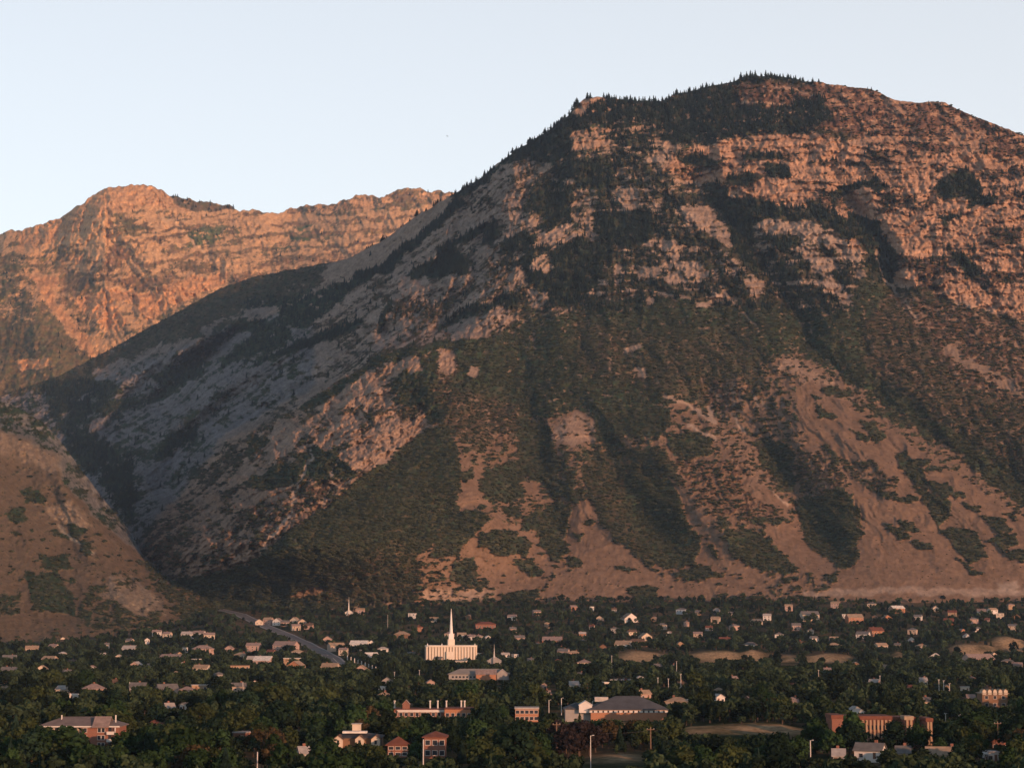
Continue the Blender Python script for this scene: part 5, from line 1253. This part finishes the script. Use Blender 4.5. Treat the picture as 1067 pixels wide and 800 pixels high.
def conifer(seed, tiers, per, mat, rad=.2, core=True):
    r = np.random.default_rng(seed); V = []; Fs = []; base = 0
    for i in range(tiers):
        t = i / tiers; z = .10 + .86 * t; R = rad * (1 - t) ** .85 * r.uniform(.85, 1.15) + .012; n = max(4, int(per * (1 - .5 * t)))
        for j in range(n):
            a = 2 * math.pi * (j + r.uniform(-.3, .3)) / n + i; rr = R * r.uniform(.7, 1.2); w = .55 * R * r.uniform(.7, 1.2) + .01
            c, s_ = math.cos(a), math.sin(a)
            v = [(0, 0, z + .09), (rr * c - w * s_, rr * s_ + w * c, z - .035), (rr * 1.15 * c, rr * 1.15 * s_, z - .06), (rr * c + w * s_, rr * s_ - w * c, z - .035)]
            V += v; Fs.append((base, base + 1, base + 2, base + 3)); base += 4
    if core:
        n = 6
        V += [(rad * .6 * math.cos(6.283 * j / n), rad * .6 * math.sin(6.283 * j / n), .08) for j in range(n)] + [(0, 0, .99)]
        Fs += [(base + j, base + (j + 1) % n, base + n) for j in range(n)]
    crown = bpy.data.meshes.new('crown'); crown.from_pydata(V, [], Fs); crown.materials.append(mat)
    tv, tf = tube_np([(0, 0, -.1), (0, 0, .2), (0, 0, .8)], [.022, .018, .005], 5)
    trunk = bpy.data.meshes.new('trunk'); trunk.from_pydata(tv, [], tf); trunk.materials.append(BARK)
    return trunk, crown
def shrub_mesh(seed, mat, lumps=3):
    r = np.random.default_rng(seed); V = []; Fs = []; base = 0
    for i in range(lumps):
        v = IV1 * np.array((1, 1, .75)) * r.uniform(.5, .75) * (1 + .22 * r.normal(size=(len(IV1), 1))) + np.array((r.uniform(-.5, .5), r.uniform(-.5, .5), r.uniform(.15, .4)))
        V.append(v); Fs.append(IF1 + base); base += len(v)
    me = bpy.data.meshes.new('shrub'); me.from_pydata(np.concatenate(V).tolist(), [], np.concatenate(Fs).tolist()); me.materials.append(mat); return me

def scatter(name, pts, scl, rot, meshes, pick, label, cat):
    """One object of countless small plants: each point carries one of the given meshes (geometry nodes)."""
    me = bpy.data.meshes.new(name); n = len(pts)
    me.vertices.add(n); me.vertices.foreach_set('co', np.asarray(pts, np.float32).ravel())
    for nm, ty, dat in (('scl', 'FLOAT_VECTOR', scl), ('rot', 'FLOAT', rot), ('pick', 'INT', pick)):
        a = me.attributes.new(nm, ty, 'POINT')
        a.data.foreach_set('vector' if ty == 'FLOAT_VECTOR' else 'value', np.asarray(dat, np.int32 if ty == 'INT' else np.float32).ravel())
    me.update()
    o = bpy.data.objects.new(name, me); COL.objects.link(o)
    coll = bpy.data.collections.new(name + '_kinds')
    for i, m in enumerate(meshes):
        so_ = bpy.data.objects.new(f'{name}_kind_{i:02d}', m); coll.objects.link(so_)
    ng = bpy.data.node_groups.new(name, 'GeometryNodeTree')
    ng.interface.new_socket('Geometry', in_out='INPUT', socket_type='NodeSocketGeometry'); ng.interface.new_socket('Geometry', in_out='OUTPUT', socket_type='NodeSocketGeometry')
    N = ng.nodes; Lk = ng.links.new
    gi = N.new('NodeGroupInput'); go = N.new('NodeGroupOutput'); ci = N.new('GeometryNodeCollectionInfo'); iop = N.new('GeometryNodeInstanceOnPoints')
    ci.inputs['Collection'].default_value = coll; ci.inputs['Separate Children'].default_value = True; ci.inputs['Reset Children'].default_value = True
    def attr(nm, ty):
        a = N.new('GeometryNodeInputNamedAttribute'); a.data_type = ty; a.inputs['Name'].default_value = nm; return a.outputs['Attribute']
    cx = N.new('ShaderNodeCombineXYZ'); Lk(attr('rot', 'FLOAT'), cx.inputs['Z'])
    Lk(gi.outputs[0], iop.inputs['Points']); Lk(ci.outputs[0], iop.inputs['Instance']); iop.inputs['Pick Instance'].default_value = True
    Lk(attr('pick', 'INT'), iop.inputs['Instance Index']); Lk(cx.outputs[0], iop.inputs['Rotation']); Lk(attr('scl', 'FLOAT_VECTOR'), iop.inputs['Scale'])
    Lk(iop.outputs[0], go.inputs[0])
    md = o.modifiers.new('plants', 'NODES'); md.node_group = ng
    tag(o, label, cat, kind='stuff')
    return o

# ---- firs and oak scrub on the slopes
fir_m = [conifer(900 + i, 5, 6, M_FIR, .27)[1] for i in range(4)]
scr_m = [shrub_mesh(950 + i, M_SCRUB, 2 + i % 3) for i in range(6)]
def slope_plants(M, dens_fir, dens_scr, hfir, rscr, ext):
    V = M['V']; fl = M['fl']; veg = M['veg']; PX = M['PX']; n = len(PX)
    inside = (PX > -60) & (PX < 1130)
    u = rng.random(n)
    fir = inside & (veg > .5) & (u < dens_fir * fl['c'] * (1 - .6 * fl['v']))
    lone = inside & (veg < .5) & (rng.random(n) < .006 * fl['c'])
    fi = np.nonzero(fir | lone)[0]
    gy = (fl['g'] > .4)
    sc = inside & (veg > .55) & ~fir & (rng.random(n) < dens_scr * np.where(gy, 1.0, .55) * (1 - fl['c']))
    si = np.nonzero(sc)[0]
    stray = np.nonzero(inside & (veg < .3) & gy & (fl['p'] < .1) & (rng.random(n) < ext))[0]
    return V[fi], V[si], V[stray], fl['v'][si]
fa, sa, ta, va = slope_plants(MA, .15, .15, 14, 4, .010)
fc, sc_, tc_, vc_ = slope_plants(MC, 0, .14, 0, 3, .012)
fb, sb, tb, vb = slope_plants(MB_, .10, .0, 14, 0, 0)
fp = np.concatenate([fa, fb]); k = len(fp); hh = rng.uniform(9, 17, k) * np.where(fp[:, 1] > 5800, 1.3, 1.0)
scatter('mountain_firs', fp - np.array((0, 0, 1.0)), np.stack([hh * .95, hh * .95, hh], 1), rng.uniform(0, 6.28, k), fir_m, rng.integers(0, 4, k), 'dark firs massed over the upper mountain slopes and ledges', 'firs')
sp = np.concatenate([sa, sc_, ta, tc_]); k = len(sp); small = np.arange(k) >= len(sa) + len(sc_)
rr = rng.uniform(2.4, 5.0, k) * np.where(small, .42, 1.0)
scatter('oak_scrub', sp - np.array((0, 0, .4)), np.stack([rr * rng.uniform(1, 1.35, k), rr, rr * rng.uniform(.55, .8, k)], 1), rng.uniform(-.4, .4, k), scr_m, rng.integers(0, 6, k), 'dark oak scrub dotted and massed over the lower mountain slopes', 'scrub')

# ---- town trees
MID = []
for i, sh in enumerate(('round', 'wide', 'round', 'tall', 'wide', 'round', 'tall', 'poplar')):
    MID.append(broadleaf(400 + i, 110, .075, sh, M_TOWNLEAF))
for i in range(2): MID.append(conifer(450 + i, 9, 9, M_TOWNLEAF, .2))
def join_tc(t, c):
    me = bpy.data.meshes.new('tree'); v = [x.co[:] for x in t.vertices]; n = len(v); v += [x.co[:] for x in c.vertices]
    f = [tuple(p.vertices) for p in t.polygons]; nt_ = len(f); f += [tuple(n + q for q in p.vertices) for p in c.polygons]
    me.from_pydata(v, [], f); me.materials.append(BARK); me.materials.append(c.materials[0])
    me.polygons.foreach_set('material_index', np.array([0] * nt_ + [1] * (len(f) - nt_), np.int32)); return me
MIDJ = [join_tc(*m) for m in MID]
NEAR = []
for i, (sh, tone) in enumerate((('round', 'dark'), ('wide', 'green'), ('round', 'olive'), ('wide', 'dark'), ('tall', 'green'), ('round', 'rust'), ('tall', 'dark'), ('poplar', 'dark'), ('wide', 'olive'), ('round', 'green'), ('wide', 'rust'), ('tall', 'olive'), ('round', 'purple'))):
    NEAR.append((*broadleaf(500 + i, 650, .042, sh, LEAF[tone]), sh, tone))
for i in range(2): NEAR.append((*conifer(560 + i, 14, 12, LEAF['conifer'], .19), 'conifer', 'dark'))

# candidate positions over the valley, jittered rows
cand = []
Y = 470.0
while Y < 3000:
    stp = 8.5 if Y < 1000 else (10.0 if Y < 1800 else 11.0)
    half = .262 * Y + 190
    xs = np.arange(-half, half, stp)
    cand.append(np.stack([xs + rng.uniform(-.5, .5, len(xs)) * stp, Y + rng.uniform(-.5, .5, len(xs)) * stp], 1))
    Y += stp
cand = np.concatenate(cand)
keep = rng.random(len(cand)) < (.36 + .42 * sstep(fbm(cand[:, 0] / 90, cand[:, 1] / 140, 131, 3), -.35, .25))
cand = cand[keep]; n = len(cand)
hgt = rng.uniform(4.5, 11.0, n) * np.where(rng.random(n) < .14, 1.4, 1.0) * np.where(cand[:, 1] > 2400, .8, 1.0)
gz = ground(cand[:, 0], cand[:, 1])
pxc = 533.5 + F * cand[:, 0] / cand[:, 1]
base_lim = 3010 - 380 * (1 - sstep(pxc, 60, 260))
ok = cand[:, 1] < base_lim
for path, w in ROADP:
    for (x, y) in path: ok &= np.hypot(cand[:, 0] - x, cand[:, 1] - y) > w / 2 + 5
lucky = rng.random(len(cand)) < .16
for kx, ky, kz, hw in KN: ok &= lucky | ~((np.abs(cand[:, 0] - kx) < hw * 1.05) & (cand[:, 1] > ky - 58) & (cand[:, 1] < ky + 2))
for bpx, bkpy, bY, hw, h in BANKS: ok &= (lucky & (rng.random(len(cand)) < .5)) | ~((np.abs(pxc - bpx) < hw * .95) & (cand[:, 1] > bY - 26) & (cand[:, 1] < bY + 3))
# the street, the knolls and the banks must stay open to view as well
OPEN = list(VIS)
for path, w in ROADP:
    for (x, y) in path[::2]:
        qx, qy = proj(x, y, float(ground(x, y))); OPEN.append((qx - F * w / y / 2 * .4, qx + F * w / y / 2 * .4, qy - 1, qy + .6, y))
orr = random.Random(5)
for (kpx, yb, yt, kY, hw) in KNOLLS:
    m_ = max(3, int(hw / 3))
    for q_ in range(m_): OPEN.append((kpx - hw * .85 + 1.7 * hw * q_ / m_, kpx - hw * .85 + 1.7 * hw * (q_ + 1) / m_, yt, yt + (yb - yt) * orr.uniform(.15, .95), kY))
for (bpx, bkpy, bY, hw, h) in BANKS:
    for q_ in range(7): OPEN.append((bpx - hw * .9 + 1.8 * hw * q_ / 7, bpx - hw * .9 + 1.8 * hw * (q_ + 1) / 7, bkpy - 9, bkpy - 9 + 10 * orr.uniform(.2, 1), bY))
topx, topy = proj(cand[:, 0], cand[:, 1], gz + hgt); _, boty = proj(cand[:, 0], cand[:, 1], gz)
rpx = .33 * (boty - topy)
for (x0, x1, y0, y1, bY) in OPEN:
    # trees nearer than the place and reaching up into its open part shrink or go
    hit = (cand[:, 1] < bY + 3) & (topx + rpx * .85 > x0) & (topx - rpx * .85 < x1) & (topy < y1) & (boty > y0)
    new_h = hgt * np.clip((boty - y1) / np.maximum(boty - topy, 1e-3), 0, 1)
    hgt = np.where(hit, new_h, hgt)
    topx, topy = proj(cand[:, 0], cand[:, 1], gz + hgt); rpx = .33 * (boty - topy)
# sunlit open slopes: only low growth on the side the evening light comes from
sdx, sdy = SUN_DIR.x / math.hypot(SUN_DIR.x, SUN_DIR.y), SUN_DIR.y / math.hypot(SUN_DIR.x, SUN_DIR.y)
LITS = [((bpx_ - 533.5) / F * bY, bY, hw * bY / F, 4.0) for bpx_, _, bY, hw, h in BANKS] + [(kx, ky - 30, hw, 8.0) for kx, ky, kz, hw in KN]
for lx, ly, lw, up in LITS:
    t = (cand[:, 0] - lx) * sdx + (cand[:, 1] - ly) * sdy; o_ = np.abs(-(cand[:, 0] - lx) * sdy + (cand[:, 1] - ly) * sdx)
    hgt = np.where((t > -6) & (t < 75) & (o_ < lw + 4), np.minimum(hgt, 2.2 + up * .35 + np.maximum(t, 0) * .13), hgt)
topx, topy = proj(cand[:, 0], cand[:, 1], gz + hgt); rpx = .33 * (boty - topy)
ok &= hgt > 2.6
for (x0, x1, y0, y1, bY) in VIS:
    s = bY / F
    ok &= ~((cand[:, 0] > (x0 - 533.5) * s - 1) & (cand[:, 0] < (x1 - 533.5) * s + 1) & (cand[:, 1] > bY - 2) & (cand[:, 1] < bY + min((x1 - x0) * s, 18)) & ((x1 - x0) > 3.5))
cand, hgt, gz, topx, topy, boty, rpx = [a[ok] for a in (cand, hgt, gz, topx, topy, boty, rpx)]
# single big trees that half hide the larger buildings in the photo: middle, top and foot of each
EXTRA = [(886, 752, 788, 1.25), (934, 751, 786, 1.0), (957, 754, 786, .8), (915, 768, 788, .8), (64, 757, 800, 1.5), (48, 762, 800, 1.1), (80, 764, 801, 1.2), (33, 762, 802, 1.1), (104, 777, 806, 1.3), (130, 762, 800, 1.2), (433, 772, 797, .9), (386, 776, 800, 1.2), (362, 777, 800, 1.1), (340, 768, 800, 1.2),
         (445, 742, 765, 1.6), (475, 746, 768, 1.2), (425, 746, 770, 1.3), (604, 741, 760, 1.2), (570, 744, 765, 1.1), (628, 753, 770, 1.1), (660, 755, 770, 1.3), (697, 746, 766, 1.2), (1015, 742, 775, 1.5), (1060, 745, 790, 1.2), (990, 752, 785, 1.3), (850, 748, 785, 1.3), (866, 760, 790, 1.0), (1000, 775, 800, 1.3), (928, 778, 800, 1.1), (962, 779, 800, 1.2), (476, 690, 700, 1.2), (455, 683, 692, 1.1), (489, 685, 694, 1.0), (590, 754, 790, 1.0), (603, 752, 790, 1.1), (614, 756, 790, .9)]
for (epx, et, eb, ew) in EXTRA:
    eY = ground_hit(epx, eb); ex = float(unproj(epx, eb, eY)[0]); eg = float(ground(ex, eY)); eh = float(unproj(epx, et, eY)[2]) - eg
    cand = np.vstack([cand, [ex, eY]]); hgt = np.append(hgt, eh); gz = np.append(gz, eg); topx = np.append(topx, epx); topy = np.append(topy, et); boty = np.append(boty, eb); rpx = np.append(rpx, 10)
n = len(cand); n_base = n - len(EXTRA)
inview = (topx > -rpx) & (topx < 1067 + rpx) & (topy < 792)
order = np.argsort(-np.where(inview, (boty - topy) * (np.minimum(boty, 800) - topy), -1))
NIND = 285
ind = order[:NIND]
TREES = []
for j in ind:
    x, y = cand[j]; h = float(hgt[j]); px = float(topx[j])
    q = rng.random(); band = y / 700.0
    warm = 0.5 + 0.5 * gnoise(np.array([px / 120.0]), np.array([y / 160.0]), 141)[0]
    tone = 'rust' if q < .02 + .06 * (warm > .62) else ('olive' if q < .38 else ('green' if q < .62 else 'dark'))
    if 580 < px < 622 and 775 < boty[j] < 795: tone = 'purple'
    opts = [i for i, t in enumerate(NEAR) if t[3] == tone]
    if j >= n_base and tone != 'purple': opts = [i for i, t in enumerate(NEAR) if t[2] in ('wide', 'round') and t[3] in ('dark', 'green')]
    pk = opts[int(rng.integers(0, len(opts)))]
    tr, cr, sh, tone = NEAR[pk]
    t = empty('conifer_tree' if sh == 'conifer' else 'broadleaf_tree', (float(x), float(y), float(gz[j])), float(rng.uniform(0, 6.28)))
    wx = {'poplar': .9, 'conifer': 1.0}.get(sh, 1.0) * float(rng.uniform(.9, 1.2))
    if j >= n_base: wx *= EXTRA[j - n_base][3]
    for nm, me in (('trunk', tr), ('crown', cr)):
        c = bpy.data.objects.new(nm, me); COL.objects.link(c); c.parent = t; c.scale = (h * wx, h * wx, h)
    t['category'] = 'tree'; t['group'] = 'near trees of the town'
    hs = 'low' if h < 5.5 else ('tall' if h > 9.8 else '')
    tw = {'dark': 'dark green', 'green': 'mid green', 'olive': 'olive green', 'rust': 'rusty brown', 'purple': 'dark purple'}[tone]
    shn = {'round': 'round-crowned tree', 'wide': 'spreading tree', 'tall': 'upright tree', 'poplar': 'columnar poplar', 'conifer': 'pointed conifer'}[sh]
    register(t, px, float((topy[j] + min(boty[j], 800)) / 2), f'{hs} {tw} {shn}'.strip())
rest = np.setdiff1d(np.arange(n), ind)
k = len(rest); pk = rng.choice(10, k, p=[.13, .13, .13, .09, .13, .13, .08, .05, .07, .06])
sx = hgt[rest] * rng.uniform(.9, 1.25, k)
scatter('town_trees', np.column_stack([cand[rest], gz[rest]]), np.stack([sx, sx, hgt[rest]], 1), rng.uniform(0, 6.28, k), MIDJ, pk, 'countless dark trees filling the town out to the mountain foot', 'trees')

# ---- firs standing out on the summit skyline
SKY_FIR = conifer(990, 7, 8, M_FIR, .30)
pos = []
for a, b, stp in ((486, 590, 4.6), (634, 705, 4.6), (705, 800, 5.6), (812, 905, 15), (938, 1000, 10), (1018, 1060, 12)):
    p = a + rng.uniform(0, 3)
    while p < b:
        pos.append(p); p += stp * (rng.uniform(.3, .8) if rng.random() < .62 else rng.uniform(1.6, 4.2))
for p in pos:
    c = int(np.clip(round((p - MA['pxs'][0]) / 1.2), 0, MA['n'] - 1)); v = MA['V'][(MA['rows'] - 1) * MA['n'] + c]
    h = float(5 + 14 * rng.random() ** 1.6) * (.6 if p > 810 else 1)
    wq = float(rng.uniform(.75, 1.35))
    t = empty('fir_tree', (float(v[0]), float(v[1]) - 2, float(v[2]) - 1.5), float(rng.uniform(0, 6.28)))
    for nm, me in (('trunk', SKY_FIR[0]), ('crown', SKY_FIR[1])):
        o = bpy.data.objects.new(nm, me); COL.objects.link(o); o.parent = t; o.scale = (h * wq, h * wq, h)
    t['category'] = 'fir'; t['group'] = 'firs along the mountain skyline'
    x_, y_ = proj(v[0], v[1], v[2] + h / 2)
    register(t, float(x_), float(y_), (('tall ' if h > 14.5 else 'small ' if h < 9 else '') + 'dark fir on the skyline').strip())

# ---- a bird far out in the sky
bx, by, bz = unproj(466, 142, 900.0)
bm_ = MB()
bm_.lathe(0, 0, [(.01, -.32), (.07, -.2), (.1, 0), (.06, .2), (.02, .42)], 8)
bv = [(a, -c, b) for a, b, c in bm_.v]
bw = [(.05, .1, .02), (.05, -.16, .02), (.55, -.14, .13), (.95, -.2, .05), (.93, -.12, .05), (.5, .1, .14)]
n0 = len(bv); bv += bw + [(-a, b, c) for a, b, c in bw]
bf = list(bm_.f) + [tuple(n0 + k for k in range(6)), tuple(n0 + 6 + k for k in reversed(range(6)))]
bird = mesh_obj('bird', bv, bf, mat_plain('bird_feather', (.05, .045, .04), .1, 3)); bird.location = (float(bx), 900.0, float(bz)); bird.rotation_euler = (0, .15, 1.2)
tag(bird, 'tiny dark bird gliding in the pale sky above the left ridge', 'bird')

# ------------------------------------------------------------------ labels that single each thing out
ANCH = [(469, 668, 'the temple'), (499, 702, 'the long school'), (82, 762, 'the brick apartment block'), (450, 740, 'the long brick building'), (642, 738, 'the large hall'), (372, 768, 'the cream towered building'), (430, 779, 'the two brick houses'), (920, 764, 'the red brick complex'),
        (1037, 728, 'the dormered building'), (300, 663, 'the canyon street'), (376, 690, 'the row of white posts'), (750, 685, 'the tan knolls'), (697, 711, 'the field light poles'), (775, 759, 'the tan banks'), (1035, 675, 'the tan bluff'), (363, 631, 'the white chapel'),
        (515, 682, 'the grey church'), (206, 660, 'the row of white houses'), (43, 697, 'the big cream house'), (904, 785, 'the long white house'), (985, 786, 'the long cream house'), (892, 642, 'the orange brick house'), (250, 767, 'the small brick house'), (150, 650, 'the grass hill'), (860, 612, 'the orange spur')]
SKYA = [(605, 104, 'the bare rock knob'), (790, 79, 'the summit'), (985, 108, 'the right shoulder')]
ORD = ['first', 'second', 'third', 'fourth', 'fifth', 'sixth', 'seventh', 'eighth', 'ninth', 'tenth', 'eleventh', 'twelfth', 'thirteenth', 'fourteenth', 'fifteenth', 'sixteenth', 'seventeenth', 'eighteenth', 'nineteenth', 'twentieth']
ORD += ['twenty-' + w for w in ORD[:9]] + ['thirtieth'] + ['thirty-' + w for w in ORD[:9]] + ['fortieth'] + ['forty-' + w for w in ORD[:9]]
bags = {}
for o, px, py, d in THINGS:
    if d is None: continue
    skyl = 'skyline' in d
    best = min(SKYA if skyl else ANCH, key=lambda a: ((a[0] - px) / 1.0) ** 2 + ((a[1] - py) * 2.0) ** 2 + (1e9 if abs(a[0] - px) + abs(a[1] - py) < 4 else 0))
    dx, dy = px - best[0], py - best[1]
    if skyl or abs(dx) > 30: rel = 'left of' if dx < 0 else 'right of'
    else: rel = 'below' if dy > 0 else 'behind'
    bags.setdefault(f'{d} {rel} {best[2]}', []).append((px, o))
for key, L in bags.items():
    L.sort(key=lambda q: q[0])
    for i, (px, o) in enumerate(L):
        if len(L) == 1: o['label'] = key
        elif len(L) == 2: o['label'] = key + (', the left one' if i == 0 else ', the right one')
        else: o['label'] = key + f', {ORD[min(i, 48)]} from left'
print('trees', n, 'scrub', len(sp), 'firs', len(fp), 'things', len(THINGS), 'individual', len(ind), 'min ind px', (boty - topy)[ind[-1]])

# ------------------------------------------------------------------ evening haze filling the valley
hz = MB().box(-14500, 14500, -5500, 14500, -1400, 2100).build('haze', None)
mh = bpy.data.materials.new('valley_haze'); mh.use_nodes = True; nt = mh.node_tree
nt.nodes.remove(nt.nodes['Principled BSDF']); pv = nt.nodes.new('ShaderNodeVolumePrincipled')
pv.inputs['Color'].default_value = (0.42, 0.66, 1.0, 1); pv.inputs['Density'].default_value = 2.2e-5; pv.inputs['Anisotropy'].default_value = 0.0
nt.links.new(pv.outputs[0], nt.nodes['Material Output'].inputs['Volume'])
hz.data.materials.append(mh)
tag(hz, 'thin blue evening haze lying over valley and slopes', 'haze', kind='stuff')
